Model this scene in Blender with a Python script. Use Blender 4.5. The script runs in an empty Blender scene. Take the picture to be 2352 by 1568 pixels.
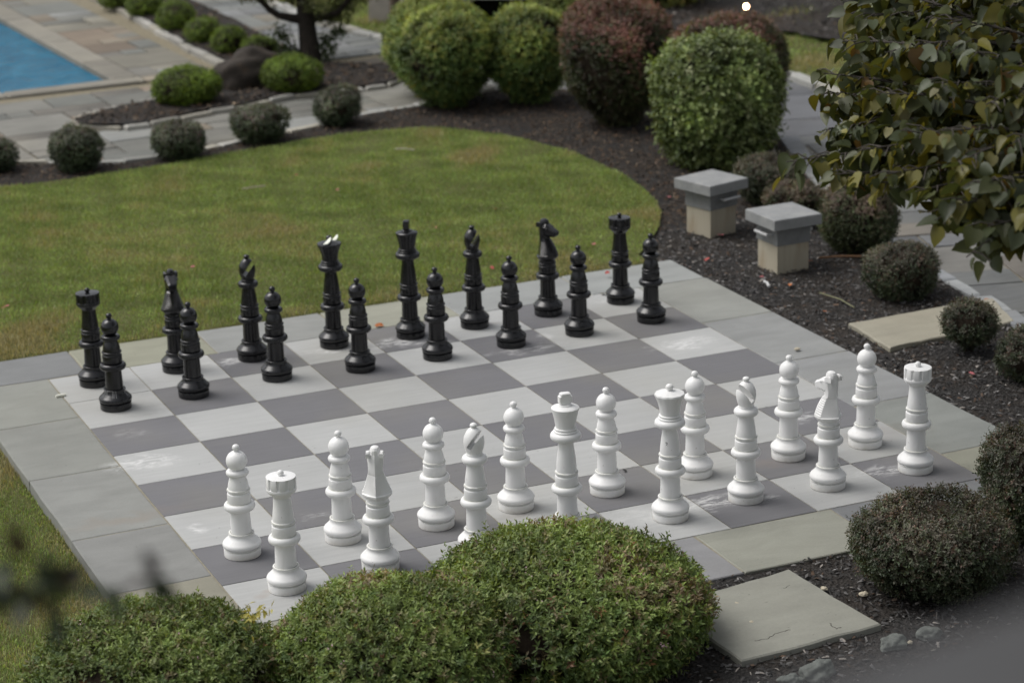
import bpy, bmesh, math, random
import numpy as np
from mathutils import Vector, Matrix, noise
from mathutils.geometry import tessellate_polygon, delaunay_2d_cdt
random.seed(7)
RNG = np.random.default_rng(11)
SC = bpy.context.scene
COL = SC.collection
PI = math.pi

# ------------------------------------------------------------------ camera (solved from the board's corners)
CAM_ROT = (math.radians(72.27291389), math.radians(1.56826294), math.radians(-23.95569081))
CAM_LOC = np.array((-2.65021821, -12.57279768, 4.16634449))
FPX = 9570.543539929677 / 4096 * 2352          # focal length in units of a 2352 px wide picture
S = 0.457                                      # one board square
from mathutils import Euler
RM = np.array(Euler(CAM_ROT, 'XYZ').to_matrix())

def ray(x, y):
    return RM @ np.array([(x - 1176) / FPX, -(y - 784) / FPX, -1.0])
def G(x, y, z=0.0):                            # ground point (plane z) seen at x, y
    d = ray(x, y); return CAM_LOC + d * ((z - CAM_LOC[2]) / d[2])
def W(x, y, dist):                             # point at a distance along the view axis
    return CAM_LOC + ray(x, y) * dist
def PRJ(p):
    q = (np.asarray(p, float) - CAM_LOC) @ RM
    return np.stack([1176 + FPX * q[..., 0] / -q[..., 2], 784 - FPX * q[..., 1] / -q[..., 2], -q[..., 2]], -1)
def G2(pts, z=0.0):
    return [tuple(G(x, y, z)[:2]) for x, y in pts]

cam = bpy.data.cameras.new('camera')
cam.lens = 84.11610533; cam.sensor_width = 36.0; cam.clip_end = 500; cam.clip_start = 0.05
cam.dof.use_dof = True; cam.dof.focus_distance = 10.5; cam.dof.aperture_fstop = 2.5
co = bpy.data.objects.new('camera', cam); COL.objects.link(co)
co.location = CAM_LOC; co.rotation_euler = CAM_ROT
SC.camera = co

# ------------------------------------------------------------------ light
w = bpy.data.worlds.new('World'); SC.world = w; w.use_nodes = True
nt = w.node_tree
bg = nt.nodes['Background']
sky = nt.nodes.new('ShaderNodeTexSky'); sky.sky_type = 'NISHITA'; sky.sun_disc = False
SUN_EL, SUN_AZ = math.radians(58), math.radians(-52)      # azimuth from +Y towards +X
sky.sun_elevation = SUN_EL; sky.sun_rotation = SUN_AZ
sky.air_density = 1.0; sky.dust_density = 4.0; sky.ozone_density = 1.0
hs = nt.nodes.new('ShaderNodeHueSaturation'); hs.inputs['Saturation'].default_value = 0.22
nt.links.new(sky.outputs[0], hs.inputs['Color']); nt.links.new(hs.outputs[0], bg.inputs[0])
bg.inputs[1].default_value = 0.10
sl = bpy.data.lights.new('sun', 'SUN'); sl.energy = 1.0; sl.angle = math.radians(38); sl.color = (1, 0.97, 0.93)
so = bpy.data.objects.new('sun', sl); COL.objects.link(so)
sd = Vector((math.sin(SUN_AZ) * math.cos(SUN_EL), math.cos(SUN_AZ) * math.cos(SUN_EL), math.sin(SUN_EL)))
so.rotation_euler = sd.to_track_quat('Z', 'Y').to_euler(); so.location = sd * 30
vs = SC.view_settings
vs.view_transform = 'Standard'; vs.look = 'None'; vs.exposure = 0.60; vs.gamma = 1.0
SC.render.engine = 'CYCLES'
SC.cycles.use_denoising = True
SC.cycles.max_bounces = 6; SC.cycles.transparent_max_bounces = 6

# ------------------------------------------------------------------ materials
class N:
    def __init__(self, name):
        self.m = bpy.data.materials.new(name); self.m.use_nodes = True
        self.t = self.m.node_tree; self.b = self.t.nodes['Principled BSDF']
    def n(self, typ, **kw):
        o = self.t.nodes.new('ShaderNode' + typ)
        for k, v in kw.items():
            if k.startswith('i_'): o.inputs[k[2:].replace('_', ' ')].default_value = v
            else: setattr(o, k, v)
        return o
    def l(self, a, b): self.t.links.new(a, b)
    def noise(self, vec, scale, detail=4, rough=0.55, dist=0.0):
        o = self.n('TexNoise'); o.inputs['Scale'].default_value = scale; o.inputs['Detail'].default_value = detail
        o.inputs['Roughness'].default_value = rough; o.inputs['Distortion'].default_value = dist
        if vec is not None: self.l(vec, o.inputs['Vector'])
        return o.outputs['Fac']
    def ramp(self, fac, lo, hi, a=0.0, b=1.0):
        o = self.n('MapRange'); o.inputs['From Min'].default_value = lo; o.inputs['From Max'].default_value = hi
        o.inputs['To Min'].default_value = a; o.inputs['To Max'].default_value = b
        self.l(fac, o.inputs['Value']); return o.outputs[0]
    def math(self, op, a, b=None):
        o = self.n('Math', operation=op)
        for i, v in enumerate((a, b)):
            if v is None: continue
            if isinstance(v, (int, float)): o.inputs[i].default_value = v
            else: self.l(v, o.inputs[i])
        return o.outputs[0]
    def mix(self, fac, a, b, blend='MIX'):
        o = self.n('MixRGB', blend_type=blend)
        for i, v in ((0, fac), (1, a), (2, b)):
            if isinstance(v, (int, float)): o.inputs[i].default_value = v
            elif isinstance(v, tuple): o.inputs[i].default_value = (*v, 1)
            else: self.l(v, o.inputs[i])
        return o.outputs[0]
    def mapping(self, vec, scale, rot=(0, 0, 0)):
        o = self.n('Mapping'); o.inputs['Scale'].default_value = scale; o.inputs['Rotation'].default_value = rot
        self.l(vec, o.inputs['Vector']); return o.outputs[0]
    def bump(self, h, strength, dist=0.01):
        o = self.n('Bump'); o.inputs['Strength'].default_value = strength; o.inputs['Distance'].default_value = dist
        self.l(h, o.inputs['Height']); self.l(o.outputs[0], self.b.inputs['Normal'])
    def pos(self): return self.n('TexCoord').outputs['Object']
    def attr(self, name='col'): return self.n('VertexColor', layer_name=name).outputs['Color']
    def set(self, color=None, rough=None, spec=None, metal=None):
        if color is not None:
            if isinstance(color, tuple): self.b.inputs['Base Color'].default_value = (*color, 1)
            else: self.l(color, self.b.inputs['Base Color'])
        if rough is not None:
            if isinstance(rough, float): self.b.inputs['Roughness'].default_value = rough
            else: self.l(rough, self.b.inputs['Roughness'])
        if spec is not None: self.b.inputs['Specular IOR Level'].default_value = spec
        if metal is not None: self.b.inputs['Metallic'].default_value = metal
        return self

def mat_stone(name, streak=(1.2, 9, 1), amp=0.3, speck=0.18, stains=None, bump=0.25, clay=(0.27, 0.25, 0.18)):
    k = N(name); p = k.pos(); c = k.attr()
    n1 = k.noise(k.mapping(p, streak), 3.0, 6, 0.6, 0.6)
    n2 = k.noise(p, 2.3, 5, 0.6)
    n3 = k.noise(p, 95, 3, 0.7)
    n4 = k.noise(p, 0.9, 3, 0.5)
    f = k.math('ADD', k.ramp(n1, 0.25, 0.75, 1 - amp / 2, 1 + amp / 2), k.ramp(n2, 0.3, 0.7, -amp / 3, amp / 3))
    f = k.math('ADD', f, k.ramp(n3, 0.3, 0.7, -speck / 2, speck / 2))
    g = k.n('CombineXYZ')
    for i in range(3): k.l(f, g.inputs[i])
    c = k.mix(1.0, c, g.outputs[0], 'MULTIPLY')
    c = k.mix(k.ramp(n4, 0.5, 0.72, 0.0, 0.22), c, clay)          # lichen / clay tint in broad patches
    sp = k.noise(p, 30, 3, 0.6)
    c = k.mix(k.ramp(sp, 0.69, 0.74, 0.0, 0.5), c, (0.07, 0.065, 0.055))         # small dark specks
    if stains:
        dist = k.n('TexNoise'); dist.inputs['Scale'].default_value = 7; dist.inputs['Detail'].default_value = 5
        k.l(p, dist.inputs['Vector'])
        sub = k.n('VectorMath', operation='SUBTRACT'); sub.inputs[1].default_value = (0.5, 0.5, 0.5)
        k.l(dist.outputs['Color'], sub.inputs[0])
        scl = k.n('VectorMath', operation='SCALE'); scl.inputs['Scale'].default_value = 0.28; k.l(sub.outputs[0], scl.inputs[0])
        add = k.n('VectorMath', operation='ADD'); k.l(p, add.inputs[0]); k.l(scl.outputs[0], add.inputs[1])
        fine = k.noise(k.mapping(p, (7, 22, 1)), 1.6, 6, 0.7, 1.2)
        groups = {}
        for (x, y, rx, ry, strength, kind) in stains:
            s = k.n('VectorMath', operation='SUBTRACT'); s.inputs[1].default_value = (x, y, 0); k.l(add.outputs[0], s.inputs[0])
            m = k.n('VectorMath', operation='MULTIPLY'); m.inputs[1].default_value = (1 / rx, 1 / ry, 0); k.l(s.outputs[0], m.inputs[0])
            ln = k.n('VectorMath', operation='LENGTH'); k.l(m.outputs[0], ln.inputs[0])
            v = k.ramp(ln.outputs['Value'], 0.25, 1.0, strength, 0.0)
            groups[kind] = v if kind not in groups else k.math('MAXIMUM', groups[kind], v)
        for kind, v in groups.items():
            if kind == 'white':
                v = k.math('MULTIPLY', v, k.ramp(fine, 0.44, 0.60, 0.0, 0.85)); c = k.mix(v, c, (0.68, 0.68, 0.67))
            elif kind == 'rust':
                c = k.mix(k.math('MULTIPLY', v, k.ramp(n1, 0.3, 0.7, 0.25, 0.6)), c, (0.25, 0.18, 0.125))
            else:
                c = k.mix(v, c, (0.17, 0.13, 0.09))
    k.set(c, k.ramp(n3, 0.3, 0.7, 0.62, 0.85), 0.3)
    k.bump(k.math('ADD', k.math('MULTIPLY', n1, 0.7), k.math('MULTIPLY', n3, 0.3)), bump, 0.006)
    return k.m

def mat_leaf(name, rough=0.5, trans=0.25, spec=0.35):
    k = N(name); c = k.attr()
    k.set(c, rough, spec)
    tr = k.n('BsdfTranslucent'); k.l(k.mix(1.0, c, (1.5, 1.35, 0.6), 'MULTIPLY'), tr.inputs[0])
    mx = k.n('MixShader'); mx.inputs[0].default_value = trans
    out = k.t.nodes['Material Output']
    k.l(k.b.outputs[0], mx.inputs[1]); k.l(tr.outputs[0], mx.inputs[2]); k.l(mx.outputs[0], out.inputs[0])
    return k.m

def mat_soil():
    k = N('soil_mulch'); p = k.pos()
    a = k.noise(p, 28, 6, 0.7); b = k.noise(p, 2.2, 4, 0.6); v = k.n('TexVoronoi'); v.inputs['Scale'].default_value = 55; k.l(p, v.inputs['Vector'])
    c = k.mix(k.ramp(a, 0.3, 0.7), (0.016, 0.0145, 0.0135), (0.055, 0.052, 0.050))
    c = k.mix(k.ramp(b, 0.4, 0.7, 0, 0.5), c, (0.05, 0.036, 0.024))
    k.set(c, 0.9, 0.2); k.bump(k.math('ADD', a, v.outputs['Distance']), 0.9, 0.02)
    return k.m

def mat_lawn_ground(name='turf_soil'):
    k = N(name); p = k.pos()
    a = k.noise(p, 45, 5, 0.7); b = k.noise(p, 1.1, 4, 0.6)
    c = k.mix(k.ramp(a, 0.3, 0.7), (0.07, 0.08, 0.026), (0.13, 0.13, 0.055))
    c = k.mix(k.ramp(b, 0.45, 0.75, 0, 0.45), c, (0.18, 0.14, 0.08))
    k.set(c, 0.95, 0.1); k.bump(a, 0.8, 0.02)
    return k.m

def mat_simple(name, col, rough=0.6, spec=0.4, scale=12, amp=0.25, bump=0.1, metal=0.0, tint=None):
    k = N(name); p = k.pos()
    a = k.noise(p, scale, 5, 0.6); b = k.noise(p, scale * 7, 3, 0.6)
    f = k.math('ADD', k.ramp(a, 0.3, 0.7, 1 - amp, 1 + amp), k.ramp(b, 0.3, 0.7, -amp / 3, amp / 3))
    g = k.n('CombineXYZ')
    for i in range(3): k.l(f, g.inputs[i])
    c = k.mix(1.0, col, g.outputs[0], 'MULTIPLY')
    if tint: c = k.mix(k.ramp(a, 0.52, 0.72, 0, 0.7), c, tint)
    k.set(c, rough, spec, metal); k.bump(b, bump, 0.004)
    return k.m

def mat_white_piece():
    k = N('white_moulded_plastic'); p = k.pos()
    a = k.noise(p, 9, 5, 0.65); b = k.noise(k.mapping(p, (30, 30, 5)), 1.4, 5, 0.65); d = k.noise(p, 60, 2, 0.5)
    c = k.mix(k.ramp(a, 0.35, 0.75, 0.0, 0.5), (0.80, 0.80, 0.795), (0.70, 0.70, 0.68))
    c = k.mix(k.ramp(b, 0.60, 0.78, 0.0, 0.35), c, (0.52, 0.50, 0.44))
    c = k.mix(k.ramp(d, 0.74, 0.78, 0.0, 0.45), c, (0.25, 0.22, 0.18))
    z = k.n('SeparateXYZ'); k.l(p, z.inputs[0]); z = z.outputs['Z']
    splash = k.math('MULTIPLY', k.ramp(z, 0.0, 0.040, 1.0, 0.0), k.ramp(a, 0.35, 0.65, 0.15, 0.8))
    c = k.mix(splash, c, (0.46, 0.43, 0.37))
    for zc, hw in ((0.0370, 0.0022), (0.1105, 0.0030), (0.3185, 0.0035), (0.3050, 0.0022), (0.2560, 0.0025)):
        band = k.ramp(k.math('ABSOLUTE', k.math('SUBTRACT', z, zc)), 0.0, hw, 0.75, 0.0)
        c = k.mix(k.math('MULTIPLY', band, k.ramp(b, 0.35, 0.6, 0.35, 1.0)), c, (0.30, 0.31, 0.22))
    k.set(c, k.ramp(a, 0.3, 0.7, 0.36, 0.54), 0.45); k.bump(d, 0.05, 0.002)
    return k.m

def mat_black_piece():
    k = N('black_moulded_plastic'); p = k.pos()
    a = k.noise(p, 10, 5, 0.65); d = k.noise(p, 140, 3, 0.6); b = k.noise(k.mapping(p, (40, 40, 5)), 1.3, 5, 0.65)
    c = k.mix(k.ramp(a, 0.35, 0.75), (0.0045, 0.0045, 0.0055), (0.010, 0.010, 0.012))
    c = k.mix(k.ramp(b, 0.66, 0.82, 0.0, 0.22), c, (0.09, 0.09, 0.095))
    k.set(c, k.ramp(a, 0.3, 0.7, 0.17, 0.30), 0.55); k.bump(d, 0.10, 0.001)
    return k.m

MW, MB = mat_white_piece(), mat_black_piece()
MSOIL, MTURF = mat_soil(), mat_lawn_ground()
ML_SMALL = mat_leaf('small_leaf', 0.5, 0.22)
ML_GLOSS = mat_leaf('glossy_leaf', 0.46, 0.30, 0.42)
ML_GRASS = mat_leaf('grass_blade', 0.6, 0.3, 0.2)
MCHIP = N('bark_chip'); MCHIP.set(MCHIP.attr(), 0.8, 0.3); MCHIP = MCHIP.m
MBARK = mat_simple('bark', (0.022, 0.018, 0.014), 0.9, 0.2, 25, 0.4, 0.6)
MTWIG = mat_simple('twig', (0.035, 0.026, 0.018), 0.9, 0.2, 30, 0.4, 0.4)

# ------------------------------------------------------------------ object helpers
def link(o, parent=None):
    COL.objects.link(o)
    if parent is not None: o.parent = parent
    return o
def thing(name, label, cat, loc=(0, 0, 0), rotz=0.0, group=None):
    o = bpy.data.objects.new(name, None); o.empty_display_size = 0.1; COL.objects.link(o)
    o.location = loc; o.rotation_euler = (0, 0, rotz); o['label'] = label; o['category'] = cat
    if group: o['group'] = group
    return o
def tag(o, label, cat, group=None):
    o['label'] = label; o['category'] = cat
    if group: o['group'] = group
    return o
def npmesh(name, V, F, mat, parent=None, col=None, smooth=False, sharp=None):
    """V (n,3); F list of (m,k) index arrays"""
    V = np.asarray(V, np.float32)
    if not isinstance(F, (list, tuple)): F = [F]
    F = [np.asarray(f, np.int32) for f in F if len(f)]
    me = bpy.data.meshes.new(name)
    nl = sum(f.size for f in F); npoly = sum(len(f) for f in F)
    me.vertices.add(len(V)); me.vertices.foreach_set('co', V.ravel())
    me.loops.add(nl); me.loops.foreach_set('vertex_index', np.concatenate([f.ravel() for f in F]))
    me.polygons.add(npoly)
    tot = np.concatenate([np.full(len(f), f.shape[1], np.int32) for f in F])
    st = np.concatenate([[0], np.cumsum(tot)[:-1]]).astype(np.int32)
    me.polygons.foreach_set('loop_start', st); me.polygons.foreach_set('loop_total', tot)
    if smooth: me.polygons.foreach_set('use_smooth', np.ones(npoly, bool))
    me.update(calc_edges=True)
    if col is not None:
        a = me.color_attributes.new('col', 'FLOAT_COLOR', 'POINT')
        c = np.ones((len(V), 4), np.float32); c[:, :3] = col
        a.data.foreach_set('color', c.ravel())
    if mat: me.materials.append(mat)
    if sharp is not None: mark_sharp(me, sharp)
    return link(bpy.data.objects.new(name, me), parent)
def mark_sharp(me, deg):
    bm = bmesh.new(); bm.from_mesh(me)
    lim = math.radians(deg)
    for e in bm.edges:
        if len(e.link_faces) == 2 and e.calc_face_angle(0) > lim: e.smooth = False
    for f in bm.faces: f.smooth = True
    bm.to_mesh(me); bm.free()
class MBuild:
    def __init__(s): s.V = []; s.F = []; s.C = []
    def add(s, V, F, c=None):
        b = len(s.V); s.V += [tuple(v) for v in V]
        s.F += [tuple(i + b for i in f) for f in F]
        if c is not None: s.C += [c] * len(V)
    def box(s, x0, x1, y0, y1, z0, z1, c=None, M=None, ch=0.0):
        if ch > 0:
            V = [(x0, y0, z0), (x1, y0, z0), (x1, y1, z0), (x0, y1, z0),
                 (x0, y0, z1 - ch), (x1, y0, z1 - ch), (x1, y1, z1 - ch), (x0, y1, z1 - ch),
                 (x0 + ch, y0 + ch, z1), (x1 - ch, y0 + ch, z1), (x1 - ch, y1 - ch, z1), (x0 + ch, y1 - ch, z1)]
            F = [(3, 2, 1, 0)] + [(i, (i + 1) % 4, 4 + (i + 1) % 4, 4 + i) for i in range(4)] + \
                [(4 + i, 4 + (i + 1) % 4, 8 + (i + 1) % 4, 8 + i) for i in range(4)] + [(8, 9, 10, 11)]
        else:
            V = [(x, y, z) for z in (z0, z1) for x, y in ((x0, y0), (x1, y0), (x1, y1), (x0, y1))]
            F = [(3, 2, 1, 0), (4, 5, 6, 7)] + [(i, (i + 1) % 4, 4 + (i + 1) % 4, 4 + i) for i in range(4)]
        if M is not None: V = [tuple(M @ Vector(v)) for v in V]
        s.add(V, F, c)
    def prism(s, poly, z0, z1, c=None, ch=0.0):
        n = len(poly); cx = sum(p[0] for p in poly) / n; cy = sum(p[1] for p in poly) / n
        def ins(p):
            dx, dy = cx - p[0], cy - p[1]; L = math.hypot(dx, dy); return (p[0] + dx / L * ch * 1.4, p[1] + dy / L * ch * 1.4)
        V = [(x, y, z0) for x, y in poly] + [(x, y, z1 - ch) for x, y in poly] + [(*ins(p), z1) for p in poly]
        F = [tuple(range(n - 1, -1, -1)), tuple(range(2 * n, 3 * n))]
        for k in range(2):
            F += [(k * n + i, k * n + (i + 1) % n, (k + 1) * n + (i + 1) % n, (k + 1) * n + i) for i in range(n)]
        s.add(V, F, c)
    def build(s, name, mat, parent=None, sharp=30):
        me = bpy.data.meshes.new(name); me.from_pydata(s.V, [], s.F); me.update()
        if s.C:
            a = me.color_attributes.new('col', 'FLOAT_COLOR', 'POINT')
            c = np.ones((len(s.V), 4), np.float32); c[:, :3] = s.C
            a.data.foreach_set('color', c.ravel())
        me.materials.append(mat)
        if sharp: mark_sharp(me, sharp)
        return link(bpy.data.objects.new(name, me), parent)
def tube_data(pts, rad, seg=8):
    pts = [Vector(p) for p in pts]; n = len(pts); V = []; F = []
    up = Vector((0.31, 0.17, 0.93)).normalized()
    for i, p in enumerate(pts):
        d = (pts[min(i + 1, n - 1)] - pts[max(i - 1, 0)]).normalized()
        a = d.cross(up)
        if a.length < 1e-3: a = d.cross(Vector((1, 0, 0)))
        a.normalize(); b = d.cross(a)
        for k in range(seg):
            t = 2 * PI * k / seg; V.append(p + (a * math.cos(t) + b * math.sin(t)) * rad[i])
    for i in range(n - 1):
        F += [(i * seg + k, i * seg + (k + 1) % seg, (i + 1) * seg + (k + 1) % seg, (i + 1) * seg + k) for k in range(seg)]
    F += [tuple(range(seg - 1, -1, -1)), tuple(range((n - 1) * seg, n * seg))]
    return V, F
def lathe_data(prof, seg=64, rf=None):
    """prof [(r, z)], ends may touch the axis; rf(r, z, theta) -> r"""
    V = []; F = []
    for r, z in prof:
        for k in range(seg):
            t = 2 * PI * k / seg; q = rf(r, z, t) if rf else r
            V.append((q * math.cos(t), q * math.sin(t), z))
    n = len(prof)
    for i in range(n - 1):
        F += [(i * seg + k, i * seg + (k + 1) % seg, (i + 1) * seg + (k + 1) % seg, (i + 1) * seg + k) for k in range(seg)]
    F += [tuple(range(seg - 1, -1, -1)), tuple(range((n - 1) * seg, n * seg))]
    return V, F
def spline(prof, sub=4):
    out = []
    P = [Vector((p[0], p[1])) for p in prof]
    for i in range(len(P) - 1):
        p0, p1, p2, p3 = P[max(i - 1, 0)], P[i], P[i + 1], P[min(i + 2, len(P) - 1)]
        for k in range(sub):
            t = k / sub
            q = 0.5 * ((2 * p1) + (p2 - p0) * t + (2 * p0 - 5 * p1 + 4 * p2 - p3) * t * t + (3 * p1 - p0 - 3 * p2 + p3) * t ** 3)
            out.append((max(q.x, 0.0005), q.y))
    out.append(tuple(P[-1])); return out
def lathe(name, prof, mat, parent, seg=64, rf=None, sharp=38):
    m = MBuild(); m.add(*lathe_data(prof, seg, rf)); return m.build(name, mat, parent, sharp)
def torus_prof(R, r, z, n=14, squash=1.0):                         # closed ring section, hidden inside the core
    return [(R - r + r * (1 - math.cos(0)) if False else R + r * math.cos(t), z + squash * r * math.sin(t))
            for t in [(-PI / 2 + PI * k / n) for k in range(n + 1)]]

def in_poly(P, poly):
    P = np.asarray(P); x, y = P[:, 0], P[:, 1]; ins = np.zeros(len(P), bool); n = len(poly)
    for i in range(n):
        x1, y1 = poly[i]; x2, y2 = poly[(i + 1) % n]
        if y1 == y2: continue
        c = ((y1 > y) != (y2 > y)) & (x < (x2 - x1) * (y - y1) / (y2 - y1) + x1)
        ins ^= c
    return ins
def smooth_poly(pts, closed=True, sub=5):
    P = [Vector(p) for p in pts]; n = len(P); out = []
    rng = range(n) if closed else range(n - 1)
    for i in rng:
        g = (lambda j: P[j % n]) if closed else (lambda j: P[min(max(j, 0), n - 1)])
        p0, p1, p2, p3 = g(i - 1), g(i), g(i + 1), g(i + 2)
        for k in range(sub):
            t = k / sub
            q = 0.5 * ((2 * p1) + (p2 - p0) * t + (2 * p0 - 5 * p1 + 4 * p2 - p3) * t * t + (3 * p1 - p0 - 3 * p2 + p3) * t ** 3)
            out.append((q.x, q.y))
    if not closed: out.append(tuple(P[-1])[:2])
    return out
def sheet(name, poly, mat, zf, res=0.12, edge_drop=0.0, holes=()):
    """a ground sheet: the polygon filled with a grid of vertices so it can undulate"""
    def dens(poly):
        o = []
        for i in range(len(poly)):
            a = Vector(poly[i]); b = Vector(poly[(i + 1) % len(poly)]); k = max(1, int((b - a).length / (res * 1.5)))
            o += [tuple(a.lerp(b, j / k)) for j in range(k)]
        return o
    B = dens(poly); nb = len(B)
    xs = [p[0] for p in poly]; ys = [p[1] for p in poly]
    gx, gy = np.meshgrid(np.arange(min(xs), max(xs), res), np.arange(min(ys), max(ys), res))
    g = np.stack([gx.ravel(), gy.ravel()], 1) + RNG.uniform(-res * .2, res * .2, (gx.size, 2))
    g = g[in_poly(g, poly)]
    edges = [(i, (i + 1) % nb) for i in range(nb)]
    v = [Vector(p) for p in B] + [Vector(p) for p in g]
    r = delaunay_2d_cdt(v, edges, [list(range(nb))], 1, 1e-5)
    V = [(p.x, p.y, zf(p.x, p.y)) for p in r[0]]
    F = [tuple(f) for f in r[2]]
    me = bpy.data.meshes.new(name); me.from_pydata(V, [], F); me.update(); me.materials.append(mat)
    me.polygons.foreach_set('use_smooth', np.ones(len(me.polygons), bool))
    bm = bmesh.new(); bm.from_mesh(me); bmesh.ops.recalc_face_normals(bm, faces=bm.faces)
    if bm.faces and sum(f.normal.z for f in bm.faces) < 0: bmesh.ops.reverse_faces(bm, faces=bm.faces)
    bm.to_mesh(me); bm.free()
    o = link(bpy.data.objects.new(name, me)); o['kind'] = 'structure'; return o
def sinoise(P, freq, seed, n=6):
    r = np.random.default_rng(seed); P = np.asarray(P, float); out = np.zeros(len(P))
    for i in range(n):
        k = r.normal(size=P.shape[1]); k *= freq * r.uniform(0.6, 1.5) / np.linalg.norm(k)
        out += np.sin(P @ k + r.uniform(0, 6.28))
    return out / math.sqrt(n / 2)                                   # about unit variance
def unit(a): return a / np.maximum(np.linalg.norm(a, axis=-1, keepdims=True), 1e-9)
def leaf_mesh(P, A, Nn, L, Wd, fold=0.18, droop=0.08):
    side = unit(np.cross(A, Nn)); Nn = np.cross(side, A)
    L = L[:, None]; Wd = Wd[:, None]
    v = np.stack([P, P + A * L * .42 + side * Wd / 2 + Nn * fold * Wd, P + A * L - Nn * droop * L,
                  P + A * L * .42 - side * Wd / 2 + Nn * fold * Wd], 1)
    n = len(P); b = (np.arange(n) * 4)[:, None]
    F = np.concatenate([b + [0, 1, 2], b + [0, 2, 3]], 0)
    return v.reshape(-1, 3), F
HEART = np.array([(0, -.0), (.20, -.10), (.42, .02), (.50, .25), (.40, .52), (.18, .82), (0, 1.0)])
def heart_mesh(P, A, Nn, size, fold):
    """heart shaped leaves folded along the midrib"""
    side = unit(np.cross(A, Nn)); Nn = np.cross(side, A); n = len(P); s = size[:, None]; f = fold[:, None]
    hr = np.random.default_rng(n); wv = hr.uniform(.78, 1.12, (n, 1)); cv = hr.uniform(.1, 1.0, (n, 1)); dv = hr.uniform(-.05, .45, (n, 1)); V = []
    for x, y in [(0, 0), (0, .3), (0, .65), (0, 1.0)]:
        V.append(P + A * s * y - Nn * s * (dv * y * y))
    for sg in (1, -1):
        for x, y in HEART[1:6]:
            V.append(P + A * s * y + side * (sg * x) * s * wv + Nn * s * (f * x - cv * x * x - dv * y * y))
    v = np.stack(V, 1); b = (np.arange(n) * 14)[:, None]; F = []
    for o in (4, 9):
        tri = [(0, o, o + 1), (0, o + 1, 1), (1, o + 1, o + 2), (1, o + 2, o + 3), (1, o + 3, 2), (2, o + 3, o + 4), (2, o + 4, 3)]
        for t in tri: F.append(b + np.array(t if o == 4 else t[::-1]))
    return v.reshape(-1, 3), np.concatenate(F, 0)
def pick(pal, n, rng, jitter=0.18):
    c = np.array([p[0] for p in pal]); wt = np.array([p[1] for p in pal], float); wt /= wt.sum()
    i = rng.choice(len(pal), n, p=wt)
    return c[i] * np.exp(rng.normal(0, jitter, (n, 1)))

# ------------------------------------------------------------------ ground
BX0, BX1, BY0, BY1 = -0.463, 4.125, -4.125, 0.460     # outside of the stone border
def ground_low(x, y):
    t = min(max((0.35 - y) / 1.6, 0), 1); t = t * t * (3 - 2 * t)
    u = min(max((-0.2 - x) / 0.25, 0), 1) if y > BY0 - .15 else min(max((0.6 - x) / 1.4, 0), 1)
    return -0.062 * t * u
def z_lawn(x, y):
    return 0.0 + ground_low(x, y) + 0.008 * noise.noise(Vector((x * 1.3, y * 1.3, 0))) - (0.012 if BX0 < x < BX1 and BY0 < y < BY1 else 0)
def z_mulch(x, y):
    if BX0 + .03 < x < BX1 - .03 and BY0 + .03 < y < BY1 - .03: return -0.05
    return -0.012 + min(ground_low(x, y), 0) * 1.05 + 0.008 * noise.noise(Vector((x * 3, y * 3, 4))) + 0.004 * noise.noise(Vector((x * 11, y * 11, 9)))

MORTAR = mat_simple('mortar', (0.21, 0.185, 0.13), 0.9, 0.2, 20, 0.2, 0.3)
MGROUND = mat_lawn_ground('far_turf')
o = npmesh('ground', [(-150, -150, -.16), (150, -150, -.16), (150, 150, -.16), (-150, 150, -.16)], [[(0, 1, 2, 3)]], MGROUND); o['kind'] = 'structure'

# outlines read off the photograph, on the ground plane
path_near = G2([(-160, 372), (0, 374), (60, 374), (140, 374), (220, 374), (300, 371), (370, 366), (430, 354), (480, 342), (560, 324), (620, 310), (680, 300), (740, 289), (830, 263), (980, 239), (1098, 214), (1189, 193)])
path_mid = G2([(1189, 193), (1400, 215), (1600, 250), (1740, 290), (1790, 313), (1815, 338), (1822, 366), (1850, 400), (2003, 548), (2080, 596), (2161, 640), (2231, 684), (2334, 757), (2500, 880)])
path_far = G2([(620, -2), (700, 27), (745, 48), (815, 64), (890, 83), (1100, 112), (1300, 132), (1500, 145), (1700, 152), (1800, 158), (1870, 181), (1925, 206), (2060, 268), (2200, 335), (2307, 397), (2352, 432), (2520, 560), (2800, 800)])
lawn_edge = G2([(0, 433), (100, 421), (200, 408), (300, 393), (400, 377), (500, 359), (600, 341), (700, 323), (800, 308), (900, 300), (980, 297), (1060, 300), (1150, 310), (1230, 327), (1300, 347), (1370, 372), (1430, 403), (1480, 436), (1508, 465), (1519, 490), (1514, 520), (1495, 552), (1466, 588)])
island = smooth_poly(G2([(176, 276), (190, 289), (240, 293), (320, 288), (400, 273), (480, 256), (560, 244), (640, 224), (730, 212), (830, 202), (908, 188), (912, 160), (800, 150), (735, 140), (640, 105), (560, 62), (470, 18), (400, -12), (300, -60), (170, -40), (238, 0), (330, 45), (450, 112), (526, 149), (495, 180), (400, 222), (330, 238), (250, 256)], -0.01))

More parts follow.
